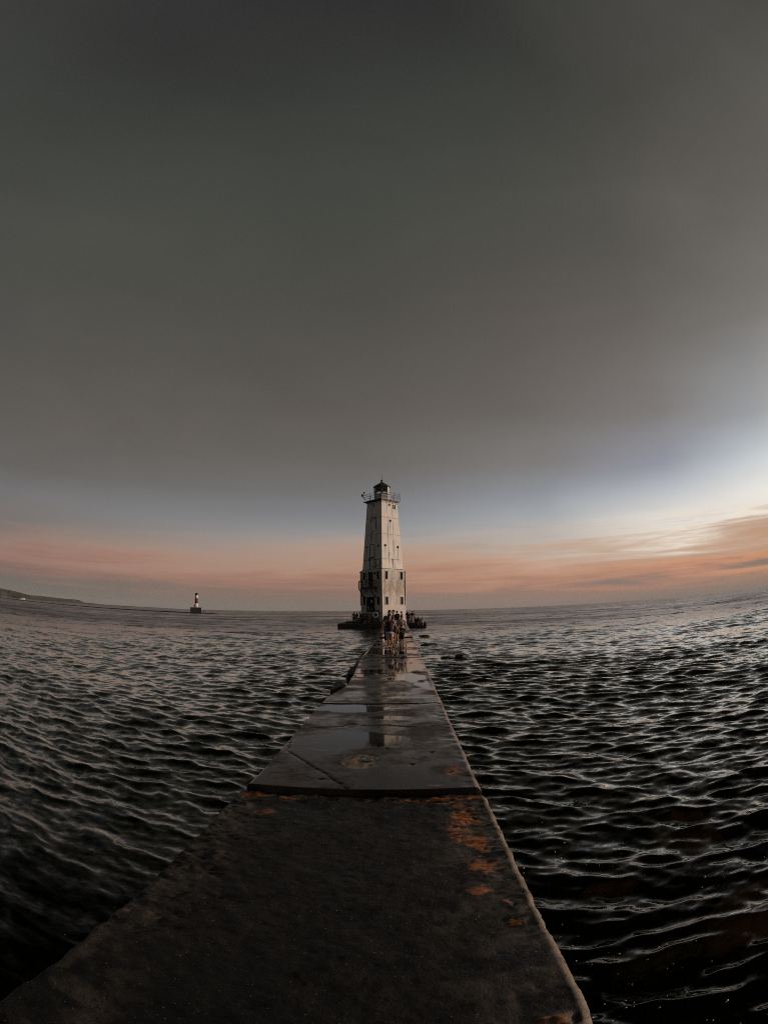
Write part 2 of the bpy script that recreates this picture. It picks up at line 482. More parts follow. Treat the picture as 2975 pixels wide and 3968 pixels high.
def water_material():
    m = bpy.data.materials.new('lake_water'); m.use_nodes = True
    t = NT(m.node_tree); t.n.remove(t.n['Principled BSDF'])
    out = t.n['Material Output']
    gn = t.new('ShaderNodeNewGeometry')
    pos, N = gn.outputs['Position'], gn.outputs['Normal']
    ln = t.new('ShaderNodeVectorMath', operation='LENGTH'); t.link(pos, ln.inputs[0])
    far = t.mapr(ln.outputs['Value'], 10.0, 85.0, 0.0, 1.0)        # beyond this the sheet is too coarse to carry its own ripples
    def tilt(scale, detail, vec, dist=0.3):
        nd = t.new('ShaderNodeTexNoise'); nd.inputs['Scale'].default_value = scale; nd.inputs['Detail'].default_value = detail
        nd.inputs['Roughness'].default_value = 0.6; nd.inputs['Distortion'].default_value = dist; t.link(vec, nd.inputs['Vector'])
        s = t.new('ShaderNodeVectorMath', operation='SUBTRACT'); t.link(nd.outputs['Color'], s.inputs[0]); s.inputs[1].default_value = (0.5, 0.5, 0.5)
        return s.outputs[0]
    def scaled(v, f):
        s = t.new('ShaderNodeVectorMath', operation='SCALE'); t.link(v, s.inputs[0])
        if isinstance(f, float): s.inputs['Scale'].default_value = f
        else: t.link(f, s.inputs['Scale'])
        return s.outputs[0]
    def vadd(a, b):
        s = t.new('ShaderNodeVectorMath', operation='ADD'); t.link(a, s.inputs[0]); t.link(b, s.inputs[1]); return s.outputs[0]
    r1 = vadd(scaled(tilt(4.5, 2, t.mapping(pos, (0.6, 1.0, 1.0))), 0.40), scaled(tilt(15.0, 4, t.mapping(pos, (0.7, 1.0, 1.0))), 0.34))
    r2 = scaled(tilt(0.9, 4, t.mapping(pos, (0.6, 1.0, 1.0))), t.math('MULTIPLY', far, 1.1))
    r3 = scaled(tilt(0.16, 5, t.mapping(pos, (0.7, 1.0, 1.0))), t.math('MULTIPLY', far, 0.9))
    nv = vadd(N, vadd(r1, vadd(r2, r3)))
    nz = t.new('ShaderNodeVectorMath', operation='NORMALIZE'); t.link(nv, nz.inputs[0])
    nrm = nz.outputs[0]
    pr = t.new('ShaderNodeBsdfPrincipled')
    pr.inputs['Base Color'].default_value = (0.006, 0.0075, 0.006, 1)
    pr.inputs['IOR'].default_value = 1.75
    gust = t.noise(t.mapping(pos, (0.5, 1.0, 1.0)), 0.03, 5, 0.65, 0.4)
    t.link(t.math('ADD', 0.04, t.math('MULTIPLY', far, t.mapr(gust, 0.38, 0.62, 0.12, 0.36))), pr.inputs['Roughness'])
    t.link(nrm, pr.inputs['Normal'])
    fr = t.new('ShaderNodeFresnel'); fr.inputs[0].default_value = 1.333; t.link(nrm, fr.inputs['Normal'])
    # near water: a crisp reflection that grows quickly towards grazing angles, over dark see-through water
    refl = t.math('MULTIPLY', t.math('SUBTRACT', fr.outputs[0], 0.032), 1.85, clamp=True)
    gl = t.new('ShaderNodeBsdfGlossy'); gl.inputs['Color'].default_value = (0.95, 0.97, 0.92, 1); gl.inputs['Roughness'].default_value = 0.03
    t.link(nrm, gl.inputs['Normal'])
    df = t.new('ShaderNodeBsdfDiffuse'); df.inputs[0].default_value = (0.006, 0.0075, 0.006, 1)
    tr = t.new('ShaderNodeBsdfTransparent'); tr.inputs[0].default_value = (0.78, 0.68, 0.50, 1)
    m0 = t.new('ShaderNodeMixShader'); m0.inputs[0].default_value = 0.8
    t.link(df.outputs[0], m0.inputs[1]); t.link(tr.outputs[0], m0.inputs[2])
    m1 = t.new('ShaderNodeMixShader')
    t.link(refl, m1.inputs[0]); t.link(m0.outputs[0], m1.inputs[1]); t.link(gl.outputs[0], m1.inputs[2])
    m2 = t.new('ShaderNodeMixShader')
    t.link(far, m2.inputs[0]); t.link(m1.outputs[0], m2.inputs[1]); t.link(pr.outputs[0], m2.inputs[2])
    t.link(m2.outputs[0], out.inputs[0])
    return m


M['water'] = water_material()


# ---------------------------------------------------------------- water: one sheet to the horizon with real waves
def build_water():
    rs = [0.25, 0.5, 0.75]
    r = 0.9
    while r < 9500:
        rs.append(r)
        if r < 260: r += max(0.030, 0.0046 * r)
        elif r < 800: r += 0.014 * r
        else: r += 0.05 * r
    rs = np.array(rs)
    fine = np.arange(-82, 82.01, 0.16)
    coarse = np.arange(84, 278, 2.5)
    ang = np.radians(np.concatenate([fine, coarse]))
    R, A = np.meshgrid(rs, ang, indexing='ij')
    X, Y = R * np.sin(A), R * np.cos(A)
    dr = np.gradient(rs)[:, None] * np.ones_like(A)
    dt = R * np.gradient(ang)[None, :]
    spacing = np.maximum(dr, np.minimum(dt, dr * 3))
    Z = np.zeros_like(X); DX = np.zeros_like(X); DY = np.zeros_like(X)
    N = 130
    lam = np.exp(np.linspace(math.log(0.16), math.log(11.0), N)) * (1 + 0.05 * rng.randn(N))
    th = rad(246) + (rad(20) + rad(16) * np.exp(-lam / 0.5)) * rng.randn(N)
    ph = rng.uniform(0, 2 * math.pi, N)
    w = np.exp(-np.clip(np.abs(np.log(lam) - math.log(0.42)) - 0.55, 0, 9) ** 2 / (2 * 0.42 ** 2)) + 0.15 * np.exp(-((np.log(lam) - math.log(5.0)) / 0.6) ** 2 / 2)
    w *= 0.35 * math.sqrt(2) / math.sqrt((w ** 2).sum())
    # gusty patches: the surface is rougher in some places than in others
    patch = 0.90 + 0.34 * fbm(X * 0.07, Y * 0.11, 0, 3, 5)
    calm = 1 - 0.55 * sstep(8.5, 2.5, np.hypot(X + 1.5, Y)) * sstep(-0.5, -1.5, X)          # lee pocket close to the near slab, left
    for i in range(N):
        k = 2 * math.pi / lam[i]
        amp = w[i] / k
        f = 1 - sstep(0.16, 0.42, spacing / lam[i])
        if f.max() <= 0: continue
        arg = k * (math.cos(th[i]) * X + math.sin(th[i]) * Y) + ph[i]
        g = amp * f * patch * calm
        Z += g * np.cos(arg)
        s = -0.6 * g * np.sin(arg)
        DX += s * math.cos(th[i]); DY += s * math.sin(th[i])
    X2, Y2 = X + DX, Y + DY
    nr, na = X.shape
    co = np.stack([X2, Y2, Z + WATER_Z], -1).reshape(-1, 3)
    i = np.arange(nr - 1)[:, None]; j = np.arange(na)[None, :]
    jn = (j + 1) % na
    quads = np.stack([i * na + j, i * na + jn, (i + 1) * na + jn, (i + 1) * na + j], -1).reshape(-1, 4)
    me = bpy.data.meshes.new('water')
    nv, nf = len(co), len(quads)
    me.vertices.add(nv); me.vertices.foreach_set('co', co.astype(np.float32).ravel())
    me.loops.add(nf * 4); me.loops.foreach_set('vertex_index', quads.astype(np.int32).ravel())
    me.polygons.add(nf)
    me.polygons.foreach_set('loop_start', np.arange(0, nf * 4, 4, dtype=np.int32))
    me.polygons.foreach_set('use_smooth', np.ones(nf, bool))
    me.update(calc_edges=True)
    me.materials.append(M['water'])
    o = bpy.data.objects.new('water', me); col.objects.link(o)
    tag(o, 'dark choppy lake water reflecting the evening sky', 'water', kind='structure')
    print('water verts', nv)
    return rs, ang, X2, Y2, Z + WATER_Z


WGRID = build_water()
bed = MB().add([(-9000, -9000, -3.4), (9000, -9000, -3.4), (9000, 9000, -3.4), (-9000, 9000, -3.4)], [(0, 1, 2, 3)]).build('lake_bed', M['bed'])
tag(bed, 'dark lake bed under the water', 'lake bed', kind='structure')


# ---------------------------------------------------------------- pier slabs
def attr(me, name, arr):
    a = me.attributes.new(name, 'FLOAT', 'POINT')
    a.data.foreach_set('value', np.asarray(arr, np.float32).ravel())


def line_dist(X, Y, pts):
    best = np.full(X.shape, 9.0)
    for (x0, y0), (x1, y1) in zip(pts[:-1], pts[1:]):
        dx, dy = x1 - x0, y1 - y0
        t = np.clip(((X - x0) * dx + (Y - y0) * dy) / (dx * dx + dy * dy), 0, 1)
        best = np.minimum(best, np.hypot(X - x0 - t * dx, Y - y0 - t * dy))
    return best


XL, XR = -1.53, 0.748


def slab(parent, y0, y1, top, step, mat, idx, left=None, gap=0.012, front=False):
    ys = np.arange(y0 + gap, y1 - gap + 1e-6, step); ys[-1] = y1 - gap
    # across: dense at the edges
    inner = np.linspace(0, 1, int(max(26, (2.25 / step))))
    prof = np.concatenate([[0.0], inner * 1.0, [1.0]])
    U, Yg = np.meshgrid(inner, ys, indexing='xy')
    n = 0.006 * fbm(Yg * 1.3, np.zeros_like(Yg) + idx, 0, 3, 21) + 0.004 * fbm(Yg * 9, Yg * 0, 0, 3, 22)
    xl = (np.interp(Yg, *left) if left else (XL - 0.062 if front else XL)) + 1.2 * n
    xr = XR - 0.046 + (0.034 if front else 0.0) + 0.006 * fbm(Yg * 1.1, Yg * 0, 0, 3, 31) + 0.0018 * fbm(Yg * 17, Yg * 0, 0, 4, 32, 0.7)
    chl = 0.026
    X = (xl + chl) + (xr - xl - chl) * U
    H = 0.0022 * fbm(X * 0.9, Yg * 0.9, 0, 3, 41)
    wet = np.zeros_like(X); rust = np.zeros_like(X); crack = np.zeros_like(X)
    edge_r, edge_l = xr - X, X - xl
    if front:
        H += 0.0035 * fbm(X * 9, Yg * 9, 0, 4, 42, 0.6)
        er = sstep(0.42, 0.0, edge_r + 0.10 * fbm(X * 3, Yg * 3, 0, 3, 43)) * sstep(1.9, 2.7, Yg)
        elf = sstep(0.60, 0.0, edge_l + 0.15 * fbm(X * 3, Yg * 3, 0, 3, 44)) * sstep(1.3, 2.6, Yg)
        fr = sstep(0.34, 0.0, (y1 - Yg) + 0.12 * fbm(X * 4, Yg * 4, 0, 3, 45))
        spall = np.maximum(np.maximum(er, elf * 0.8), fr)
        H -= spall * 0.014 * (0.8 + fbm(X * 7, Yg * 14, 0, 3, 46)) 
        pit = np.clip(fbm(X * 22, Yg * 22, 0, 2, 47) - 0.55, 0, 1)
        H -= pit * 0.02 * (0.3 + spall)
        for (cx, cy, rx, ry, s) in [(0.50, 4.15, .16, .42, 1), (0.40, 3.9, .14, .3, .8), (.55, 3.55, .12, .28, 1), (.53, 3.2, .16, .17, 1.2), (.45, 2.85, .12, .10, 1.2), (.60, 2.68, .05, .06, 1),
                                    (.62, 2.42, .05, .05, 1), (-1.20, 4.22, .12, .10, 1.1), (-1.42, 4.62, .12, .08, 1.2), (-1.1, 4.62, .1, .05, .9), (.30, 4.62, .5, .05, .9), (.62, 1.38, .12, .10, .8), (.50, 1.25, .08, .06, .6), (.2, 4.55, .35, .07, .35), (-.5, 4.6, .3, .05, .3)]:
            rust = np.maximum(rust, s * sstep(1.25, 0.35, np.hypot((X - cx) / rx, (Yg - cy) / ry) + 0.35 * fbm(X * 6, Yg * 6, 0, 2, 48)))
        corner = sstep(.30, .05, np.hypot((X - .66) / 1.2, (Yg - 1.22)))     # broken corner close to the lens
        H -= corner * 0.05 * (1 + fbm(X * 14, Yg * 14, 0, 3, 49))
        wet = 0.0 * X
    else:
        H -= 0.02 * sstep(0.16, 0.0, (y1 - Yg) + 0.1 * fbm(X * 3, Yg * 4, 0, 3, 50)) * (0.4 + 0.6 * sstep(0, .6, fbm(X * 2, Yg * 2, 0, 2, 51)))
        er = sstep(0.20, 0.0, edge_r + 0.1 * fbm(X * 3, Yg * 3, 0, 3, 52))
        H -= er * 0.010 * (0.6 + fbm(X * 8, Yg * 8, 0, 2, 53))
        pn = fbm(X * 0.75, Yg * 0.42, 0, 4, 61) + 0.25 * fbm(X * 3.5, Yg * 1.5, 0, 2, 62)
        wet = sstep(0.26, 0.36, pn) * sstep(0.03, 0.14, edge_r) * sstep(0.02, 0.14, edge_l)
        near = sstep(12.0, 9.0, Yg)

        def pud(cx, cy, rx, ry, k=0.3):
            return sstep(1.06, 0.96, np.hypot((X - cx) / rx, (Yg - cy) / ry) + k * fbm(X * 1.8 + 3, Yg * 1.8, 0, 3, 63))
        mine = np.maximum.reduce([pud(-.62, 6.68, .62, .46), pud(-.80, 8.95, .62, .40), pud(-.95, 10.5, .36, .30), pud(.35, 13.2, .3, .12), pud(.1, 10.1, .5, .12), pud(-.2, 8.2, .4, .16)])
        wet = wet * (1 - near) + near * mine
        pb = np.maximum.reduce([pud(.36, 15.5, .38, .8, .25), pud(.33, 18.5, .4, .5), pud(.25, 21.5, .45, .7), pud(.3, 25, .4, 1.0)])
        wet = np.maximum(wet, pb * (1 - near))
        if y0 < 5 < y1:
            q0 = np.hypot((X + .485) / .245, (Yg - 5.75) / .30) + 0.10 * fbm(X * 6, Yg * 6, 0, 3, 64)
            bowl = sstep(1.0, 0.85, q0)
            H -= 0.012 * bowl * (0.8 + 0.5 * fbm(X * 18, Yg * 18, 0, 3, 65))
            hole = sstep(1.05, 0.85, np.hypot((X + .42) / .075, (Yg - 5.81) / .085))
            H -= 0.03 * hole
            wet = np.maximum(wet * (1 - bowl), hole)
            worn_c = bowl * (1 - hole)
            c = line_dist(X, Yg, [(-1.50, 6.75), (-1.40, 6.07), (-1.2, 5.79), (-1.03, 5.53), (-.80, 5.23), (-.73, 5.09), (-.535, 4.78)])
            crack = np.maximum(crack, sstep(0.016, 0.004, c + 0.006 * fbm(X * 20, Yg * 20, 0, 2, 66)))
            c = line_dist(X, Yg, [(-1.5, 7.3), (-1.2, 7.48), (-.9, 7.52), (-.8, 7.75), (-.62, 7.6), (-.25, 7.64), (.1, 7.5), (.7, 7.6)])
            crack = np.maximum(crack, 0.8 * sstep(0.022, 0.006, c + 0.015 * fbm(X * 9, Yg * 9, 0, 2, 67)))
            H -= 0.012 * crack
            for (cx, cy) in [(-.62, 4.95), (-.83, 5.06), (-.2, 6.3), (.1, 5.6), (.35, 6.1), (.5, 5.3)]:
                H -= 0.02 * sstep(.035, .01, np.hypot(X - cx, Yg - cy))
            for (cx, cy, rx, ry, s) in [(.52, 5.35, .14, .3, .8), (.38, 5.7, .12, .2, .5), (.55, 6.3, .1, .4, .4), (.30, 4.86, .1, .04, .8), (-1.3, 7.9, .15, .3, .35)]:
                rust = np.maximum(rust, s * sstep(1.2, .3, np.hypot((X - cx) / rx, (Yg - cy) / ry)))
        else:
            worn_c = 0 * X
            H -= 0.03 * sstep(1.1, .8, np.hypot((X + .31) / .09, (Yg - 12.85) / .2))
        crack = np.maximum(crack, 0.7 * sstep(0.05, 0.015, (y1 - Yg) + 0.03 * fbm(X * 6, Yg * 0, 0, 3, 68)) * sstep(-.3, .2, fbm(X * 2.5, X * 0 + idx, 0, 2, 69)))
        # still water fills the hollows: the puddle surface is level
        H = H * (1 - wet) + (-0.001) * wet
    if front:
        side_r = sstep(0.75, 0.05, edge_r + 0.25 * fbm(X * 2, Yg * 2, 0, 3, 91)) * sstep(-.35, .25, fbm(X * 5, Yg * 5, 0, 3, 92))
        side_l = sstep(0.55, 0.05, edge_l + 0.22 * fbm(X * 2, Yg * 2, 0, 3, 93)) * sstep(-.3, .3, fbm(X * 5, Yg * 5, 0, 3, 94))
        worn_c = 0.42 * side_r + 0.46 * side_l + 0.5 * spall * sstep(-.2, .3, fbm(X * 16, Yg * 30, 0, 3, 95))
        worn_c = np.clip(worn_c, 0, .8)
    Zt = top + H
    nrow, ncol = X.shape
    # side profile columns: left (deep, water, lip), top grid, right (chamfer, water, deep)
    jl = 0.010 * fbm(Yg[:, :1] * 6, Yg[:, :1] * 0, 0, 3, 71)
    def colm(x, z): return np.stack([x, Yg[:, 0], z], -1)
    x0c, xrc = xl[:, 0], xr[:, 0]
    cols = [colm(x0c - 0.10, np.full(nrow, top - 2.2)), colm(x0c - 0.01 + jl[:, 0], np.full(nrow, top - 0.35)), colm(x0c + jl[:, 0] * .3, Zt[:, 0] - 0.022)]
    cols += [np.stack([X[:, k], Yg[:, k], Zt[:, k]], -1) for k in range(ncol)]
    wch = 0.043 + 0.003 * fbm(Yg[:, 0] * 1.7, Yg[:, 0] * 0, 0, 5, 72, 0.7)
    cols += [colm(xrc + wch, Zt[:, -1] - 0.040), colm(xrc + wch + 0.006 + jl[:, 0], np.full(nrow, top - 0.38)), colm(xrc + wch + 0.09, np.full(nrow, top - 2.2))]
    V = np.stack(cols, 1)
    nc = V.shape[1]
    def pad(a, l, r): return np.concatenate([np.repeat(np.full((nrow, 1), l), 3, 1), a, np.repeat(np.full((nrow, 1), r), 3, 1)], 1)
    wetA, rustA, crackA, worn_litA = pad(wet, 0, 0), pad(rust, 0, 0), pad(crack, 0, 0), pad(worn_c * (1.0 if front else 1.7), 0, 0)
    worn_litA[:, 3 + ncol] = 1.4; worn_litA[:, 2 + ncol] = np.maximum(worn_litA[:, 2 + ncol], 0.95); worn_litA[:, 2] = 0.45  # right chamfer's brightness from the facing sky is put into its colour
    co = V.reshape(-1, 3)
    fs = []
    for i in range(nrow - 1):
        b = i * nc
        for j in range(nc - 1):
            fs.append((b + j, b + j + 1, b + nc + j + 1, b + nc + j))
    fs.append(tuple(range(nc - 1, -1, -1)))                  # end faces
    fs.append(tuple((nrow - 1) * nc + j for j in range(nc)))
    me = bpy.data.meshes.new('slab')
    me.from_pydata([tuple(p) for p in co], [], fs)
    me.polygons.foreach_set('use_smooth', [True] * (len(fs) - 2) + [False] * 2)
    attr(me, 'wet', wetA); attr(me, 'rust', rustA); attr(me, 'crack', crackA); attr(me, 'worn', worn_litA)
    me.materials.append(mat)
    me.update()
    o = bpy.data.objects.new('slab', me); col.objects.link(o); o.parent = parent
    return o


def build_pier():
    pier = empty('pier')
    tag(pier, 'long narrow wet concrete pier of cracked slabs leading to the lighthouse', 'pier')
    # the front slab lies a hand's breadth lower than the next one
    o = slab(pier, -4.0, 0.6, -0.052, 0.06, M['slab_front'], 0, front=True)
    o = slab(pier, 0.6, 4.72, -0.052, 0.0145, M['slab_front'], 1, front=True, gap=0.0)
    o['label'] = 'rough dark near slab with orange stains along its right edge'
    o = slab(pier, 4.75, 9.42, 0.0, 0.022, M['slab'], 2)
    o['label'] = 'wet slab with a diagonal crack and an eroded round hollow'
    lefts = {3: ([9.4, 10.3, 10.9, 11.8, 14.1], [-1.53, -1.52, -1.42, -1.29, -1.34]), 4: ([14.1, 16, 18.7], [-1.36, -1.42, -1.53]), 5: ([18.7, 23.3], [-1.54, -1.50])}
    ys = [9.42, 14.07, 18.7, 23.35, 28.0, 31.3]
    for k, (a, b) in enumerate(zip(ys[:-1], ys[1:])):
        slab(pier, a, b, -0.004 * (k % 2), 0.045 if a < 14 else 0.09, M['slab'], 3 + k, left=lefts.get(3 + k), gap=0.02)
    # a sunk slab leaves a dark gap, then the pier goes on
    o = slab(pier, 31.3, 34.0, -0.34, 0.1, M['slab'], 9, gap=0.05)
    o['label'] = 'sunken dark slab lying lower than its neighbours'
    y = 34.0; k = 10
    while y < 72.2:
        y2 = min(y + 4.78, 72.25)
        slab(pier, y, y2, -0.01 - 0.03 * ((k * 7) % 3), 0.14, M['slab'], k, gap=0.03)
        y = y2; k += 1
    return pier


build_pier()


# ---------------------------------------------------------------- evening haze over the lake
def build_haze():
    m = bpy.data.materials.new('thin_evening_haze'); m.use_nodes = True
    t = NT(m.node_tree); t.n.remove(t.n['Principled BSDF'])
    v = t.new('ShaderNodeVolumePrincipled')
    v.inputs['Color'].default_value = (0.88, 0.90, 0.90, 1)
    v.inputs['Density'].default_value = 4.5e-5
    v.inputs['Anisotropy'].default_value = 0.0
    t.link(v.outputs[0], t.n['Material Output'].inputs['Volume'])
    o = MB().box(-10500, 10500, -10500, 10500, -4.6, 140).build('haze', m)
    tag(o, 'thin grey evening haze over the water that pales the distant shore', 'haze', kind='stuff')


build_haze()
# ---------------------------------------------------------------- rocks
def rock(name, loc, size, seed, mat, rot=0.0, sharp=0.5, sub=3):
    rs = np.random.RandomState(seed)
    bm = bmesh.new()
    for _ in range(16):
        v = rs.randn(3); v /= np.linalg.norm(v)
        v = np.sign(v) * np.abs(v) ** (0.6)
        bm.verts.new(v * (0.85 + 0.15 * rs.rand()))
    bmesh.ops.convex_hull(bm, input=bm.verts)
    bmesh.ops.delete(bm, geom=[v for v in bm.verts if not v.link_faces], context='VERTS')
    bmesh.ops.triangulate(bm, faces=bm.faces)
    bmesh.ops.subdivide_edges(bm, edges=bm.edges, cuts=sub, use_grid_fill=True)
    bmesh.ops.smooth_vert(bm, verts=bm.verts, factor=0.15, use_axis_x=True, use_axis_y=True, use_axis_z=True)
    co = np.array([v.co for v in bm.verts])
    d = 0.10 * fbm(co[:, 0] * 2.4, co[:, 1] * 2.4, co[:, 2] * 2.4 + seed, 4, seed, 0.65)
    ln = np.linalg.norm(co, axis=1, keepdims=True)
    co = co * (1 + d[:, None] / ln)
    for v, c in zip(bm.verts, co): v.co = Vector(c * np.array(size))
    me = bpy.data.meshes.new(name); bm.to_mesh(me); bm.free()
    me.materials.append(mat)
    o = bpy.data.objects.new(name, me); col.objects.link(o)
    o.location = loc; o.rotation_euler = (0.2 * rs.randn() * sharp, 0.2 * rs.randn() * sharp, rot)
    return o


G1 = 'boulders breaking the water right of the pier'
for loc, size, s, mat, lab, g in [
    ((3.05, 25.6, -0.76), (0.34, 0.45, 0.27), 3, 'rock', 'dark square boulder standing highest out of the water right of the pier', G1),
    ((2.40, 26.2, -0.86), (0.48, 0.5, 0.20), 4, 'rock', 'low flat boulder awash just left of the highest boulder', G1),
    ((2.75, 29.8, -0.88), (1.25, 0.9, 0.26), 5, 'rock_weed', 'long weedy boulder awash behind the highest boulder', G1),
    ((1.95, 36.0, -0.86), (0.60, 0.6, 0.26), 6, 'rock', 'dark boulder awash close to the right side of the pier below the sunken slab', G1),
    ((2.05, 47.6, -0.86), (0.72, 0.7, 0.26), 7, 'rock', 'farthest dark boulder awash right of the pier near the platform', G1),
    ((1.95, 23.0, -0.80), (0.3, 0.4, 0.16), 8, 'rock', 'smallest boulder awash beside the pier edge', G1),
]:
    o = rock('boulder', loc, size, s, M[mat], s * 0.7)
    tag(o, lab, 'boulder', g)
G2 = 'rocks lying under the water right of the near slab'
for loc, size, s, mat, lab in [
    ((1.80, 3.78, -1.00), (0.36, 0.34, 0.20), 13, 'rock_brown', 'brown rock under shallow water right of the near slab, the most orange one'),
    ((1.80, 2.55, -0.98), (0.40, 0.34, 0.22), 14, 'rock_weed', 'weedy speckled rock under the water between two brown rocks'),
    ((2.75, 2.55, -1.08), (0.65, 0.5, 0.26), 15, 'rock_brown', 'broad brown rock under the water at the right edge of the photo'),
    ((3.2, 4.6, -1.10), (0.6, 0.45, 0.24), 16, 'rock_brown', 'brown rock farthest under the water right of the near slab'),
    ((1.45, 1.35, -1.1), (0.32, 0.35, 0.2), 17, 'rock', 'dark rock under the water at the foot of the near slab'),
]:
    o = rock('submerged_rock', loc, size, s, M[mat], s * 0.9)
    tag(o, lab, 'rock', G2)
G3 = 'broken blocks leaning on the left side of the pier'
for loc, size, s, r, lab in [
    ((-1.66, 17.3, -0.50), (0.20, 1.7, 0.42), 21, 0.03, 'long broken slab leaning along the left side of the pier'),
    ((-1.64, 13.6, -0.44), (0.26, 1.2, 0.30), 22, -0.08, 'nearest broken block beside the narrowed left edge of the pier'),
    ((-1.78, 21.3, -0.40), (0.30, 1.3, 0.42), 23, 0.0, 'dark block jutting up beside the left edge behind the long broken slab'),
    ((-1.80, 24.6, -0.62), (0.26, 1.1, 0.40), 24, 0.1, 'farthest broken block low beside the left edge of the pier'),
]:
    o = rock('broken_block', loc, size, s, M['rock'], r, 0.25)
    tag(o, lab, 'concrete block', G3)


def build_foam():
    rs, ang, X2, Y2, Z2 = WGRID
    mb = MB(); r_ = np.random.RandomState(5)
    def fleck(x, y, s):
        i = int(np.searchsorted(rs, math.hypot(x, y))); j = int(np.argmin(np.abs(ang - math.atan2(x, y))))
        i = min(max(i, 1), len(rs) - 1)
        p = Vector((X2[i, j], Y2[i, j], Z2[i, j])); q_ = Vector((X2[i - 1, j], Y2[i - 1, j], Z2[i - 1, j])); w = Vector((X2[i, j + 1], Y2[i, j + 1], Z2[i, j + 1]))
        u = (p - q_).normalized(); v = (w - p).normalized(); n = v.cross(u).normalized()
        if n.z < 0: n = -n
        k = r_.randint(5, 8); a0 = r_.rand() * 6
        rim = [p + n * .002 + (u * math.cos(a0 + 2 * math.pi * t_ / k) * s * (1.6 * r_.rand() + .5) + v * math.sin(a0 + 2 * math.pi * t_ / k) * s * (.9 * r_.rand() + .4)) for t_ in range(k)]
        mb.add([p + n * (.006 + s * .3)] + rim, [(0, 1 + t_, 1 + (t_ + 1) % k) for t_ in range(k)])
    for _ in range(60):
        y = 1.2 + 7 * r_.rand() ** 1.5; fleck(1.0 + abs(r_.randn()) * .30, y, .004 + .007 * r_.rand())
    for _ in range(80):
        c = [(1.75, 2.4, .35, .22), (1.45, 1.3, .3, .2), (2.0, 4.1, .25, .3), (2.6, 3.2, .6, .3)][r_.randint(4)]
        fleck(c[0] + r_.randn() * c[2], c[1] + r_.randn() * c[3], .003 + .008 * r_.rand() ** 2)
    for _ in range(14): fleck(-1.85 - abs(r_.randn()) * .3, 2 + 6 * r_.rand(), .004 + .006 * r_.rand())
    m = plain('foam_white', (0.62, 0.64, 0.62), 0.6, (0.45, 0.47, 0.46), 40)
    tag(mb.build('foam', m), 'scattered pale flecks of foam on the water beside the near pier', 'foam', kind='stuff')


build_foam()
# ---------------------------------------------------------------- platform
def build_platform():
    root = empty('platform')
    tag(root, 'low dark concrete platform carrying the white lighthouse at the end of the pier', 'platform')
    mb = MB()
    # body with slightly uneven top edge
    xs = np.linspace(-9.2, 3.55, 52)
    n = fbm(xs * 0.8, xs * 0, 0, 3, 81)
    front = 72.28 + 0.05 * n
    top = -0.10 + 0.02 * n
    back = 82.6
    vs, fs = [], []
    for x, fy, tz in zip(xs, front, top):
        vs += [(x, fy + 0.02, -2.6), (x, fy, tz - 0.03), (x, fy + 0.06, tz), (x, back, tz), (x, back + 0.1, -2.6)]
    for i in range(len(xs) - 1):
        for j in range(4): fs.append((i * 5 + j, (i + 1) * 5 + j, (i + 1) * 5 + j + 1, i * 5 + j + 1))
    fs.append((4, 3, 2, 1, 0)); k = (len(xs) - 1) * 5; fs.append((k, k + 1, k + 2, k + 3, k + 4))
    mb.add(vs, fs)
    mb.build('base', M['platform'], root)
    r = MB()
    r.hexa([(-8.4, 74.2, -.09), (-5.3, 74.6, -.09), (-5.3, 82, -.09), (-8.6, 82, -.09), (-8.3, 74.5, 0.13), (-5.4, 74.8, 0.10), (-5.4, 81.9, .10), (-8.5, 81.9, .13)])
    r.build('raised_slab', M['platform'], root)
    r = MB()
    r.hexa([(0.9, 76.6, -.09), (3.3, 76.8, -.09), (3.3, 82, -.09), (.9, 82, -.09), (1.0, 76.8, 0.05), (3.2, 77, .04), (3.2, 81.9, .04), (1.0, 81.9, .05)])
    r.build('raised_slab', M['platform'], root)
    return root


build_platform()


# ---------------------------------------------------------------- lighthouse
S_LOW = 2.40


def s_up(z): return 2.213 + (1.669 - 2.213) * (z - 7.9) / 10.5


def P3(side, u, z, d, up):
    s = s_up(z) if up else S_LOW
    return (-s - d, -s + u, z) if side == 'L' else (-s + u, -s - d, z)


def fquad(mb, side, pts, d0, d1, up=False):
    """prism on a wall: pts = 4 (u, z) corners in order"""
    lo = [P3(side, u, z, d0, up) for u, z in pts]; hi = [P3(side, u, z, d1, up) for u, z in pts]
    return mb.hexa(lo + hi)


def frect(mb, side, u0, u1, z0, z1, d0, d1, up=False):
    return fquad(mb, side, [(u0, z0), (u1, z0), (u1, z1), (u0, z1)], d0, d1, up)


def fframe(mb, side, u0, u1, z0, z1, w, d0, d1, up=False):
    frect(mb, side, u0 - w, u0, z0 - w, z1 + w, d0, d1, up); frect(mb, side, u1, u1 + w, z0 - w, z1 + w, d0, d1, up)
    frect(mb, side, u0, u1, z0 - w, z0, d0, d1, up); frect(mb, side, u0, u1, z1, z1 + w, d0, d1, up)
    return mb


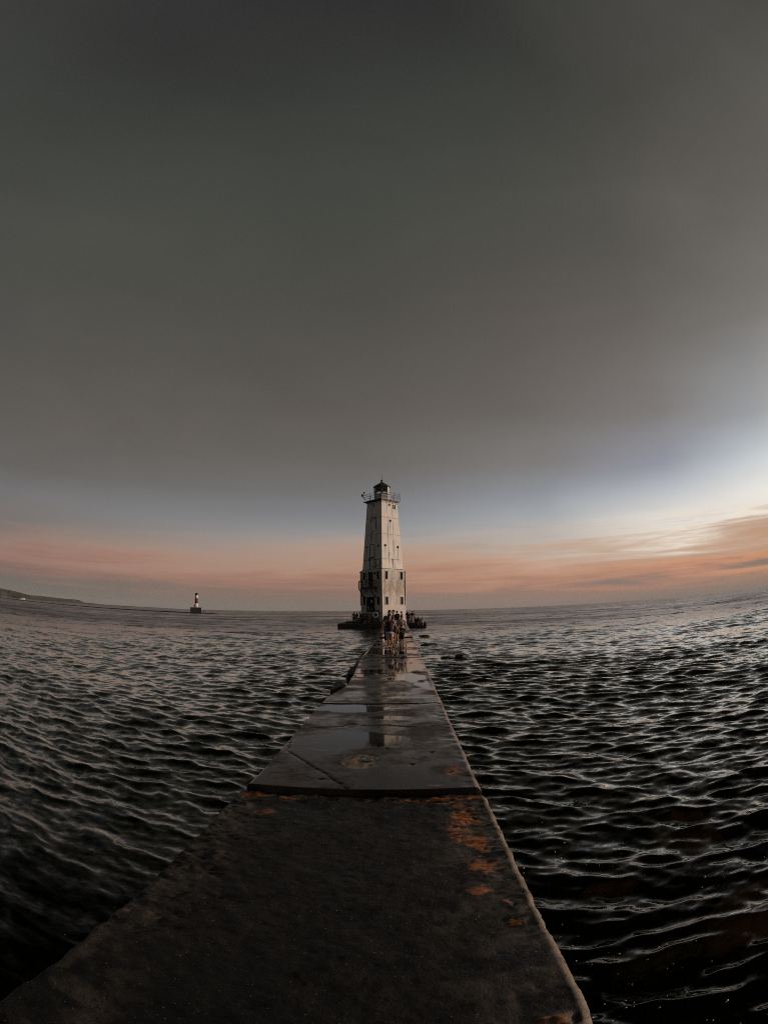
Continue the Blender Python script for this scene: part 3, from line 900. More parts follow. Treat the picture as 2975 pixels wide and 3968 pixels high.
def fdisc(mb, side, u, z, r, d0, d1, up, n=14, hole=0.0):
    a = [P3(side, u + r * math.cos(2 * math.pi * k / n), z + r * math.sin(2 * math.pi * k / n), d0, up) for k in range(n)]
    b = [P3(side, u + r * math.cos(2 * math.pi * k / n), z + r * math.sin(2 * math.pi * k / n), d1, up) for k in range(n)]
    fs = [(k, (k + 1) % n, n + (k + 1) % n, n + k) for k in range(n)]
    if hole:
        c = [P3(side, u + hole * math.cos(2 * math.pi * k / n), z + hole * math.sin(2 * math.pi * k / n), d1, up) for k in range(n)]
        e = [P3(side, u + hole * math.cos(2 * math.pi * k / n), z + hole * math.sin(2 * math.pi * k / n), d0, up) for k in range(n)]
        fs += [(n + k, n + (k + 1) % n, 2 * n + (k + 1) % n, 2 * n + k) for k in range(n)] + [(2 * n + k, 2 * n + (k + 1) % n, 3 * n + (k + 1) % n, 3 * n + k) for k in range(n)]
        return mb.add(a + b + c + e, fs)
    fs.append(tuple(n + k for k in range(n)))
    return mb.add(a + b, fs)


def build_lighthouse():
    root = empty('lighthouse', (-2.72, 76.4, 0), rad(45))
    tag(root, 'tall square white lighthouse with black lantern room, stained walls and a railed gallery', 'lighthouse')
    lo = MB().box(-2.40, 2.40, -2.40, 2.40, -0.12, 7.62).build('wall', M['wall_low'], root)
    lo['label'] = 'stained straight lower wall of ribbed boards'
    # smooth plinth, two mm proud
    pl = MB()
    pl.box(-2.43, 2.43, -2.43, 2.43, -0.12, 1.2)
    frect(pl, 'R', -0.03, 4.83, 1.2, 2.50, 0.0, 0.03)
    pl.build('plinth', M['plaster'], root)
    cb = MB().box(-2.45, 2.45, -2.45, 2.45, 7.62, 7.80).box(-2.30, 2.30, -2.30, 2.30, 7.80, 7.88)
    for sx in (-1, 1):
        for sy in (-1, 1): cb.box(sx * 2.46 - .10, sx * 2.46 + .06, sy * 2.46 - .10, sy * 2.46 + .06, 7.50, 7.70)
    cb.build('cornice', M['trim'], root)
    a, b = s_up(7.88), s_up(18.45)
    up = MB().hexa([(-a, -a, 7.88), (a, -a, 7.88), (a, a, 7.88), (-a, a, 7.88), (-b, -b, 18.45), (b, -b, 18.45), (b, b, 18.45), (-b, b, 18.45)]).build('wall', M['wall_up'], root)
    up['label'] = 'smooth tapering upper wall of white steel plates'
    # corner boards of the lower part
    for sx in (-1, 1):
        for sy in (-1, 1): MB().box(sx * 2.40 - 0.09 + .02 * sx, sx * 2.40 + 0.09 - .05 * sx + .02 * sx, sy * 2.40 - 0.09 + .02 * sy, sy * 2.40 + 0.09 - .05 * sy + .02 * sy, 2.52, 7.6).build('corner_board', M['trim'], root)
    # plate seams
    sm = MB()
    for side in 'LR':
        for z in (9.42, 13.25, 15.85): frect(sm, side, 0.0, 2 * s_up(z), z - 0.018, z + 0.018, 0.0, 0.012, True)
        for (ub, ut) in ((1.52, 1.15), (2.66, 2.16)):
            fquad(sm, side, [(ub - .02, 7.95), (ub + .02, 7.95), (ut + .016, 18.4), (ut - .016, 18.4)], 0.0, 0.010, True)
        frect(sm, side, -0.02, 2 * s_up(7.95) + .02, 7.89, 7.97, 0.0, 0.03, True)
    for z in (9.42, 13.25, 15.85):
        s = s_up(z)
        sm.box(-s, s, s, s + .012, z - .018, z + .018); sm.box(s, s + .012, -s, s, z - .018, z + .018)
    sm.build('plate_seam', M['seam'], root)
    # run stains below the portholes and joints (stay put with the wall)
    for side, u, z, ln, w in [('R', 1.79, 15.2, 2.1, .05), ('R', .70, 11.3, 2.3, .04), ('R', 3.34, 11.2, 2.0, .05), ('R', 1.20, 14.5, 3.0, .05), ('R', 2.20, 9.5, 1.4, .16), ('R', 2.38, 12.4, 2.6, .05), ('R', 1.50, 10.5, 2.2, .04),
                              ('L', 2.32, 13.1, .8, .12), ('L', 2.30, 13.5, .25, .22), ('L', 3.55, 9.35, .5, .05), ('L', 2.22, 11.4, .6, .16), ('L', 3.36, 11.2, 1.2, .04)]:
        fquad(MB(), side, [(u - w * .25, z - ln), (u + w * .25, z - ln), (u + w, z), (u - w, z)], 0.0, 0.008, True).build('run_stain', M['streak'], root)
    # windows of the lower part
    for side in 'LR':
        for (u0, u1) in ((0.62, 1.12), (3.74, 4.25)):
            for (z0, z1) in ((2.60, 3.78), (6.36, 7.53)):
                f = fframe(MB(), side, u0, u1, z0, z1, 0.08, 0.0, 0.05).build('window', M['trim'], root)
                frect(MB(), side, u0, u1, z0, z1, 0.0, 0.015).build('pane', M['pane'], f)
    for side in 'LR':   # the two walls turned away: same windows
        for (u0, u1) in ((0.62, 1.12), (3.74, 4.25)):
            for (z0, z1) in ((2.60, 3.78), (6.36, 7.53)):
                f = MB(); fframe(f, side, u0, u1, z0, z1, 0.08, 0.0, 0.05)
                f.v = [(-x, -y, z) for x, y, z in f.v]
                f = f.build('window', M['trim'], root)
                g = MB(); frect(g, side, u0, u1, z0, z1, 0.0, 0.015); g.v = [(-x, -y, z) for x, y, z in g.v]
                g.build('pane', M['pane'], f)
    # small louvred window high on the right wall
    f = fframe(MB(), 'R', 2.47, 2.87, 17.38, 17.98, 0.05, 0.0, 0.05, True).build('window', M['iron'], root)
    g = MB(); frect(g, 'R', 2.47, 2.87, 17.38, 17.98, 0.0, 0.012, True); g.build('pane', M['pane'], f)
    g = MB(); frect(g, 'R', 2.60, 2.68, 17.42, 17.94, 0.012, 0.03, True); g.build('frame', M['trim'], f)
    # portholes
    for side, u, z, r, upf in [('L', 1.71, 17.89, .17, True), ('R', 1.64, 17.87, .17, True), ('R', 1.79, 15.36, .19, True), ('L', 3.36, 11.40, .17, True), ('L', .73, 11.42, .19, True),
                               ('R', .69, 11.45, .19, True), ('R', 3.31, 11.37, .19, True), ('L', 3.55, 7.25, .13, False), ('L', 1.57, 7.24, .21, False)]:
        f = fdisc(MB(), side, u, z, r + .05, 0.0, 0.05, upf, hole=r).build('porthole', M['trim'], root)
        fdisc(MB(), side, u, z, r, 0.0, 0.014, upf).build('pane', M['pane'], f)
    # blind doors / panels on the left wall
    f = fframe(MB(), 'L', 1.66, 2.64, 9.80, 11.72, 0.07, 0.0, 0.05, True).build('blind_door', M['iron'], root)
    frect(MB(), 'L', 1.72, 2.58, 9.86, 11.66, 0.0, 0.02, True).build('panel', M['wall_up'], f)
    f = fframe(MB(), 'L', .46, 1.34, 8.48, 9.36, 0.06, 0.0, 0.05, True).build('blind_window', M['iron'], root)
    frect(MB(), 'L', .52, 1.28, 8.54, 9.30, 0.0, 0.02, True).build('panel', M['wall_up'], f)
    for (u0, u1, za, zb, dd) in [(1.64, 1.72, 8.0, 9.60, .05), (2.62, 2.70, 8.0, 9.22, .05), (.44, .52, 7.98, 8.40, .04), (1.30, 1.38, 7.98, 8.40, .04), (1.22, 1.30, 13.9, 15.9, .04), (2.40, 2.46, 15.3, 15.9, .04), (1.22, 2.46, 15.93, 16.0, .04), (1.6, 2.3, 13.7, 13.76, .06), (1.65, 2.6, 9.62, 9.70, .10)]:
        frect(MB(), 'L', u0, u1, za, zb, 0.0, dd, True).build('iron_strip', M['iron'], root)
    fquad(MB(), 'L', [(2.62, 9.3), (2.95, 9.3), (2.70, 9.75), (2.62, 9.75)], 0.0, 0.12, True).build('bent_plate', M['iron'], root)
    for (u0, u1, za, zb) in [(2.2, 2.38, 8.30, 8.48), (1.76, 1.88, 8.05, 8.35)]:
        frect(MB(), 'L', u0, u1, za, zb, 0.0, .03, True).build('wall_hole', M['iron'], root)
    frect(MB(), 'L', 1.52, 2.3, 15.6, 15.8, 0.0, 0.05, True).build('ledge', M['trim'], root)
    frect(MB(), 'L', 3.36, 3.50, 11.24, 11.36, 0.02, 0.05, True).build('patch', M['white_sheet'], root)
    # upper door, lower double door
    d = frect(MB(), 'L', 1.95, 3.05, 5.34, 7.53, 0.0, 0.02).build('door', M['door'], root)
    fframe(MB(), 'L', 1.95, 3.05, 5.40, 7.53, 0.07, 0.0, 0.06).build('frame', M['trim'], d)
    frect(MB(), 'L', 2.2, 2.48, 6.27, 6.33, 0.02, 0.05).build('handle', M['white_sheet'], d)
    d = frect(MB(), 'L', 1.58, 3.45, 1.48, 3.80, 0.0, 0.025).build('door', M['door'], root)
    fframe(MB(), 'L', 1.58, 3.45, 1.56, 3.80, 0.09, 0.0, 0.06).build('frame', M['trim'], d)
    nt = MB()
    frect(nt, 'L', 2.18, 2.46, 2.92, 3.33, 0.025, 0.035); 
    nt.build('notice', M['white_sheet'], d)
    nt = MB()
    fdisc(nt, 'L', 3.06, 2.14, .15, 0.025, 0.035, False, 12, .09); frect(nt, 'L', 2.93, 3.03, 1.80, 2.0, 0.025, 0.035)
    nt.build('notice', M['white_sheet'], d)
    nt = MB()
    fdisc(nt, 'L', 2.33, 1.98, .14, 0.025, 0.035, False, 12, .08)
    nt.build('notice', M['white_sheet'], d)
    # louvre slats left of the door, low
    for k in range(14):
        z = 1.75 + k * 0.26
        frect(MB(), 'L', 4.36 if 2.4 < z < 3.95 else 3.75, 4.70, z, z + 0.05, 0.0, 0.045).build('batten', M['trim'], root)
    # peeling boards by the upper door
    for k in range(9):
        u = 3.25 + 0.4 * random.random(); z = 5.7 + 1.2 * random.random()
        fquad(MB(), 'L', [(u, z), (u + .12, z + .05), (u + .08, z + .38), (u - .03, z + .3)], 0.0, 0.03 + .003 * k).build('peeling_board', M['seam'], root)
    # balcony with rails
    bal = MB(); frect(bal, 'L', 1.06, 4.30, 5.12, 5.28, 0.0, 0.62); frect(bal, 'L', 1.9, 3.2, 5.28, 5.34, 0.0, 0.55)
    bal = bal.build('balcony', M['rusty_iron'], root)
    for (ua, ub, us) in ((1.1, 1.86, (1.1, 1.5, 1.86)), (4.28, 3.2, (3.22, 3.75, 4.28))):
        rl = MB()
        for z in (5.72, 6.20): rl.tube([P3('L', ua, z, 0.0, 0), P3('L', ua, z, .6, 0), P3('L', ub, z, .6, 0)], 0.022, 6)
        for u in us: rl.tube([P3('L', u, 5.2, .6, 0), P3('L', u, 6.22, .6, 0)], 0.024, 6)
        rl.build('rail', M['iron'], bal)
    for u in (1.35, 3.45):
        br = MB(); br.tube([P3('L', u, 4.55, .02, 0), P3('L', u, 5.12, .5, 0)], 0.05, 6); br.build('bracket', M['iron'], bal)
    for (ua, ub) in ((4.44, 3.72), (1.92, 1.22)):
        dv = MB()
        dv.tube([P3('L', ua, 6.2, .05, 0), P3('L', ua, 6.28, .45, 0), P3('L', ua, 6.1, .72, 0), P3('L', ua - .02, 5.3, .76, 0), P3('L', ua - .12, 5.0, .74, 0), P3('L', ub + .08, 4.0, .5, 0), P3('L', ub, 3.74, .1, 0)], 0.085, 8)
        dv.build('davit', M['iron'], root)
    # gallery
    gz = 18.45
    g = MB().box(-1.86, 1.86, -1.86, 1.86, gz, gz + .12).box(-2.05, 2.05, -2.05, 2.05, gz + .12, gz + .26)
    for sx, sy in ((1, 0), (-1, 0), (0, 1), (0, -1)):
        for k in (-1.4, -.7, 0, .7, 1.4):
            cx, cy = (sx * 1.68, k) if sx else (k, sy * 1.68)
            ex, ey = (sx * 1.98, k) if sx else (k, sy * 1.98)
            g.tube([(cx, cy, gz - .35), (ex, ey, gz + .1)], 0.035, 5)
    g = g.build('gallery', M['iron'], root)
    e = 1.98; z0 = gz + .26
    rails = MB()
    for z in (z0 + .38, z0 + .72, z0 + 1.08):
        rails.tube([(-e, -e, z), (e, -e, z), (e, e, z), (-e, e, z), (-e, -e, z)], 0.024, 6, False)
    rails.build('rail', M['iron'], g)
    posts = set()
    for k in (-1, -1 / 3, 1 / 3, 1): posts |= {(round(k * e, 3), -e), (round(k * e, 3), e), (-e, round(k * e, 3)), (e, round(k * e, 3))}
    for (x, y) in sorted(posts):
        MB().tube([(x, y, z0 - .05), (x, y, z0 + 1.16)], 0.034, 6).build('post', M['iron'], g)
    # signal lamps on the left corner of the gallery
    lm = MB().tube([(-e, e, z0 + 1.0), (-e, e, z0 + 1.45)], 0.05, 8).ball((-e, e, z0 + 1.5), .13, .13, .14)
    lm.tube([(-e, e, z0 + .5), (-e - .16, e + .16, z0 + .75), (-e - .22, e + .22, z0 + 1.1)], 0.045, 6).ball((-e - .22, e + .22, z0 + 1.05), .17, .17, .24)
    lm.build('signal_lamp', M['iron'], g)
    # lantern room, ten sided
    N, R = 8, 1.22
    lz = z0
    lr = empty('lantern_room', (0, 0, 0), 0, root)
    def ring(r, off=0.0): return [(r * math.cos(2 * math.pi * (k + off) / N), r * math.sin(2 * math.pi * (k + off) / N)) for k in range(N)]
    def drum(r, za, zb, mat, nm, cap=True):
        mb = MB(); c = ring(r); n = N
        mb.add([(x, y, za) for x, y in c] + [(x, y, zb) for x, y in c], [(k, (k + 1) % n, n + (k + 1) % n, n + k) for k in range(n)] + ([tuple(range(n - 1, -1, -1)), tuple(range(n, 2 * n))] if cap else []))
        return mb.build(nm, mat, root)
    drum(R + .02, lz, lz + 1.02, M['trim'], 'parapet')
    drum(R + .07, lz + 1.02, lz + 1.08, M['iron'], 'sill')
    drum(R, lz + 1.08, lz + 2.28, M['glass'], 'glazing', False)
    mu = MB()
    for (x, y) in ring(R): mu.tube([(x, y, lz + 1.05), (x, y, lz + 2.3)], 0.045, 6)
    c = ring(R); mu.tube([(x, y, lz + 1.42) for x, y in c + c[:1]], 0.02, 5, False)
    mu.build('mullion', M['iron'], root)
    c = ring(R + .012)
    MB().hexa([(c[6][0] * .97, c[6][1] * .97, lz + 1.08), (c[7][0] * .97, c[7][1] * .97, lz + 1.08), (c[7][0], c[7][1], lz + 1.08), (c[6][0], c[6][1], lz + 1.08), (c[6][0] * .97, c[6][1] * .97, lz + 2.26), (c[7][0] * .97, c[7][1] * .97, lz + 2.26), (c[7][0], c[7][1], lz + 2.26), (c[6][0], c[6][1], lz + 2.26)]).build('solid_panel', M['trim'], root)
    # rolled blinds fill the upper half of the glazing
    bl = MB(); c = ring(R - .10)
    bl.add([(x, y, lz + 1.86) for x, y in c] + [(x, y, lz + 2.26) for x, y in c], [(k, (k + 1) % N, N + (k + 1) % N, N + k) for k in range(N)])
    bl.build('blind', M['iron'], root)
    MB().tube([(0, 0, lz + .9), (0, 0, lz + 1.65)], [.06, .12], 12).ball((0, 0, lz + 1.5), .15, .15, .22).build('lamp', M['iron'], root)
    rf = MB()
    prof = [(R + .16, lz + 2.26), (R + .18, lz + 2.36), (R + .10, lz + 2.46), (.62, lz + 2.86), (.24, lz + 3.10), (.16, lz + 3.14)]
    vs, fs = [], []
    for r, z in prof: vs += [(r * math.cos(2 * math.pi * k / N), r * math.sin(2 * math.pi * k / N), z) for k in range(N)]
    for i in range(len(prof) - 1):
        for k in range(N): fs.append((i * N + k, i * N + (k + 1) % N, (i + 1) * N + (k + 1) % N, (i + 1) * N + k))
    fs.append(tuple(range(N - 1, -1, -1))); fs.append(tuple((len(prof) - 1) * N + k for k in range(N)))
    rf.add(vs, fs)
    rf = rf.build('roof', M['iron'], root)
    MB().tube([(0, 0, lz + 3.08), (0, 0, lz + 3.32)], [.18, .13], 10).ball((0, 0, lz + 3.42), .19, .19, .17).build('vent_ball', M['iron'], rf)
    MB().tube([(0, 0, lz + 3.5), (0, 0, lz + 4.45)], [.035, .018], 6).build('lightning_rod', M['iron'], rf)
    bpy.data.objects.remove(lr)
    return root


build_lighthouse()


def thing_platform_items():
    # dark steps up to the lower door
    root = empty('stairs', (-5.35, 74.0, -.10), rad(-45))
    tag(root, 'dark steps below the black double door of the lighthouse', 'stairs')
    for k in range(5):
        mb = MB().box(-.95, .95, -1.1 + k * .26, .55, k * .29, k * .29 + .26)
        mb.build('step', M['block'], root)
    mb = MB()
    for sx in (-.9, .9):
        mb.tube([(sx, -1.1, 0), (sx, -1.1, 1.0), (sx, .5, 2.2)], .03, 6)
    mb.build('handrail', M['iron'], root)
    # weathered post
    post = empty('timber_pile', (-4.66, 73.3, -.10))
    tag(post, 'tan weathered timber pile standing on the platform before the steps', 'timber pile')
    MB().tube([(0, 0, 0), (.02, 0, .5), (-.02, 0, .95), (-.03, 0, 1.3)], [.19, .22, .27, .30], 9, False).build('pile', M['wood'], post)
    MB().tube([(.20, -.05, .55), (.28, -.05, 1.12)], [.07, .10], 7).tube([(-.18, -.05, .8), (-.30, -.02, 1.28)], [.07, .08], 7).build('splinter', M['wood'], post)
    # life ring on its board
    st = empty('life_ring_stand', (-3.74, 73.0, -.10))
    tag(st, 'dark stand with a white ring on the platform below the lighthouse corner', 'life ring')
    MB().box(-.42, .42, -.03, .22, 0.0, .98).build('box', M['iron'], st)
    MB().box(-.46, .50, .10, .20, .98, 1.86).tube([(-.30, .15, 1.84), (0, .15, 1.98), (.32, .15, 1.84)], .07, 6).build('backboard', M['iron'], st)
    ring = MB()
    pts = [(.345 * math.cos(t), .02, 1.22 + .345 * math.sin(t)) for t in np.linspace(0, 2 * math.pi, 25)]
    ring.tube(pts, .10, 8)
    ring.build('ring', M['white'], st)
    MB().tube([(-.25, .0, 1.02), (-.1, -.06, 1.12), (.1, -.06, 1.1), (.22, 0, 1.0)], .05, 6).ball((.02, -.02, 1.32), .16, .10, .2).build('rope_coil', M['iron'], st)
    o = rock('rubble', (-3.02, 73.05, 0.0), (0.36, 0.28, 0.22), 33, M['block'], 0.4)
    tag(o, 'small dark rubble heap between the ring stand and the lighthouse corner', 'rubble')


thing_platform_items()


# ---------------------------------------------------------------- far breakwater, small light, boat, hills
def build_far():
    bw = MB()
    p0, p1 = Vector((-114.5, 300.6)), Vector((-860, 667.0))
    d = (p1 - p0).normalized(); n = Vector((-d.y, d.x))
    pts = [p0 + d * t for t in np.linspace(0, (p1 - p0).length, 160)]
    vs, fs = [], []
    for i, p in enumerate(pts):
        z = -0.30 + 0.10 * float(vnoise(i * 0.9, 0, 0, 3)) - (0.35 if i == 0 else 0)
        w = 2.2
        for s, zz in ((-w - .5, -2.6), (-w, z), (w, z), (w + .5, -2.6)): vs.append((p.x + n.x * s, p.y + n.y * s, zz))
    for i in range(len(pts) - 1):
        for j in range(3): fs.append((i * 4 + j, (i + 1) * 4 + j, (i + 1) * 4 + j + 1, i * 4 + j + 1))
    fs.append((0, 1, 2, 3)); k = (len(pts) - 1) * 4; fs.append((k + 3, k + 2, k + 1, k))
    o = bw.add(vs, fs).build('breakwater', M['block'])
    tag(o, 'low black breakwater running left from the small red and white light', 'breakwater')
    # small light
    az = rad(-23.15); D = 325.0
    cx, cy = D * math.sin(az), D * math.cos(az)
    root = empty('harbour_light', (cx, cy, 0), math.atan2(-d.x, d.y) + 0.0)
    root.rotation_euler = (0, 0, rad(21))
    tag(root, 'small round white harbour light with one dark red band on a black block', 'lighthouse')
    b = MB().hexa([(-3.55, -3, -1.4), (3.5, -3, -1.4), (3.5, 3, -1.4), (-3.55, 3, -1.4), (-3.4, -2.9, 2.72), (3.35, -2.9, 2.72), (3.35, 2.9, 2.72), (-3.4, 2.9, 2.72)])
    b.box(-3.6, 3.55, -3.1, 3.1, 2.72, 2.9)
    b.build('base', M['block'], root)
    def seg(z0, z1, r0, r1, mat, nm): return MB().tube([(0.15, 0, z0), (0.15, 0, z1)], [r0, r1], 24).build(nm, mat, root)
    seg(2.9, 5.55, 1.08, 1.03, M['white'], 'tower'); seg(5.55, 8.5, 1.03, .99, M['red'], 'band'); seg(8.5, 10.75, .99, .96, M['white'], 'tower')
    seg(10.75, 10.95, 1.35, 1.45, M['roof'], 'gallery')
    seg(10.95, 11.6, .85, .75, M['roof'], 'lantern')
    seg(11.6, 12.15, 1.0, .25, M['roof'], 'roof')
    MB().tube([(-.3, 0, 11.9), (-.5, 0, 13.3)], .07, 6).tube([(.15, 0, 12.1), (.15, 0, 12.6)], .08, 6).build('antenna', M['white'], root)
    MB().box(-.5, .1, -1.12, -1.0, 2.9, 4.6).build('door', M['trim'], root)
    # sailing boat
    az = rad(-42.8); D = 900.0
    bt = empty('sailboat', (D * math.sin(az), D * math.cos(az), WATER_Z), rad(35))
    tag(bt, 'tiny white sailboat with bare mast behind the black breakwater', 'sailboat')
    vs = []
    for x, w, zt in ((-4.6, 1.1, 2.3), (-2, 1.5, 2.1), (1.5, 1.5, 2.3), (3.6, .8, 2.6), (5.0, .05, 3.0)):
        vs += [(x, -w, zt), (x * .93, -w * .55, .0), (x * .93, w * .55, .0), (x, w, zt)]
    fs = []
    for i in range(4):
        for j in range(4): fs.append((i * 4 + j, (i + 1) * 4 + j, (i + 1) * 4 + (j + 1) % 4, i * 4 + (j + 1) % 4))
    fs += [(0, 1, 2, 3), (19, 18, 17, 16)]
    MB().add(vs, fs).build('hull', M['hull'], bt)
    MB().box(-1.6, 1.6, -.8, .8, 2.2, 2.9).build('cabin', M['white'], bt)
    MB().tube([(.6, 0, 2.2), (.6, 0, 12.4)], .09, 6).tube([(.6, 0, 3.6), (-3.8, 0, 3.5)], .08, 6).build('mast', M['trim'], bt)

    # wooded shore with a sand bluff
    def ridge(name, mat, prof, D0, depth, lab, label_cat, jag):
        azs = np.linspace(prof[0][0], prof[-1][0], 420)
        e = np.interp(azs, [p[0] for p in prof], [p[1] for p in prof])
        vs, fs = [], []
        for i, (a_, e_) in enumerate(zip(azs, e)):
            Dn = D0 * (1 + .05 * float(vnoise(i * .03, 0, 0, 9)))
            h = Dn * math.tan(rad(e_)) + 1.75
            j = jag * (float(vnoise(i * .9, 0, 0, 5)) + .6 * float(vnoise(i * 2.7, 0, 0, 6)))
            for f, hh in ((0, -4), (.02, .12 * h), (.35, .62 * h + j), (.8, h + j), (1, h * .9)):
                Dd = Dn * 0.93 + depth * f
                vs.append((Dd * math.sin(rad(a_)), Dd * math.cos(rad(a_)), hh if f else -4))
        m = 5
        for i in range(len(azs) - 1):
            for k in range(m - 1): fs.append((i * m + k, (i + 1) * m + k, (i + 1) * m + k + 1, i * m + k + 1))
        o = MB().add(vs, fs).build(name, mat)
        tag(o, lab, label_cat, kind='structure')
    ridge('hill', M['hill'], [(-95, 1.3), (-70, 1.15), (-55, 1.0), (-47, .86), (-45.6, .80), (-44.1, .70), (-42.6, .53), (-41.9, .38), (-41.0, .0), (-40.8, -.05)], 3600, 420, 'dark wooded hill on the left horizon', 'hill', 1.6)
    ridge('far_hills', M['hill'], [(-44, .40), (-42, .42), (-40.4, .44), (-38.2, .38), (-36.6, .38), (-36.2, .34), (-35.7, .15), (-33.6, .06), (-28, .03), (-25, -.02)], 5600, 500, 'low dark shore tapering out along the left horizon', 'hills', 1.8)
    ridge('bluff', M['bluff'], [(-60, .55), (-50, .50), (-46, .46), (-45.3, .50), (-44.6, .30), (-43.6, .28), (-42.8, .18), (-41.6, .10), (-40.2, -.02)], 3200, 200, 'pale sand bluff at the foot of the dark hill', 'bluff', .8)


build_far()

# ---------------------------------------------------------------- people
SK = plain('tanned_skin', (0.56, 0.27, 0.17), 0.5, (0.48, 0.22, 0.135), 12)
SKD = plain('darker_brown_skin', (0.36, 0.18, 0.12), 0.5, (0.30, 0.15, 0.095), 12)  # second, darker brown skin tone
CL = {}


def cloth(key, c, c2=None, scale=10):
    if key not in CL: CL[key] = plain(key + '_cloth', c, 0.85, c2, scale, bump=0.004)
    return CL[key]


cloth('black', (0.010, 0.010, 0.012)); cloth('charcoal', (0.022, 0.022, 0.024)); cloth('navy', (0.010, 0.014, 0.030)); cloth('grey_tee', (0.10, 0.11, 0.10)); cloth('white_tee', (0.55, 0.55, 0.53))
cloth('camo', (0.05, 0.045, 0.03), (0.018, 0.017, 0.012), 14); cloth('jeans', (0.035, 0.06, 0.085)); cloth('pink', (0.42, 0.20, 0.19)); cloth('khaki', (0.30, 0.25, 0.18)); cloth('brown', (0.045, 0.022, 0.014))
cloth('lace', (0.82, 0.81, 0.78), (0.30, 0.30, 0.30), 30)
HAIR = plain('dark_hair', (0.010, 0.007, 0.005), 0.45, (0.018, 0.011, 0.008), 30)
SOLE = plain('shoe_leather', (0.03, 0.025, 0.02), 0.6)


def skin_mesh(name, comps, mat, parent, sub=1):
    """comps: list of (points, radii, edges); each component grown with a Skin modifier from its first point"""
    vs, es, rr, roots = [], [], [], []
    for pts, rs, ed in comps:
        n = len(vs); roots.append(n)
        vs += [tuple(p) for p in pts]; rr += rs; es += [(a + n, b + n) for a, b in ed]
    me = bpy.data.meshes.new(name); me.from_pydata(vs, es, [])
    me.materials.append(mat)
    o = bpy.data.objects.new(name, me); col.objects.link(o); o.parent = parent
    md = o.modifiers.new('Skin', 'SKIN'); md.use_smooth_shade = True
    sv = me.skin_vertices[0].data if len(me.skin_vertices) else None
    for i, r in enumerate(rr):
        sv[i].radius = (r, r) if not isinstance(r, tuple) else r
        sv[i].use_root = i in roots
    if sub:
        s = o.modifiers.new('Subdivision', 'SUBSURF'); s.levels = sub; s.render_levels = sub
    return o


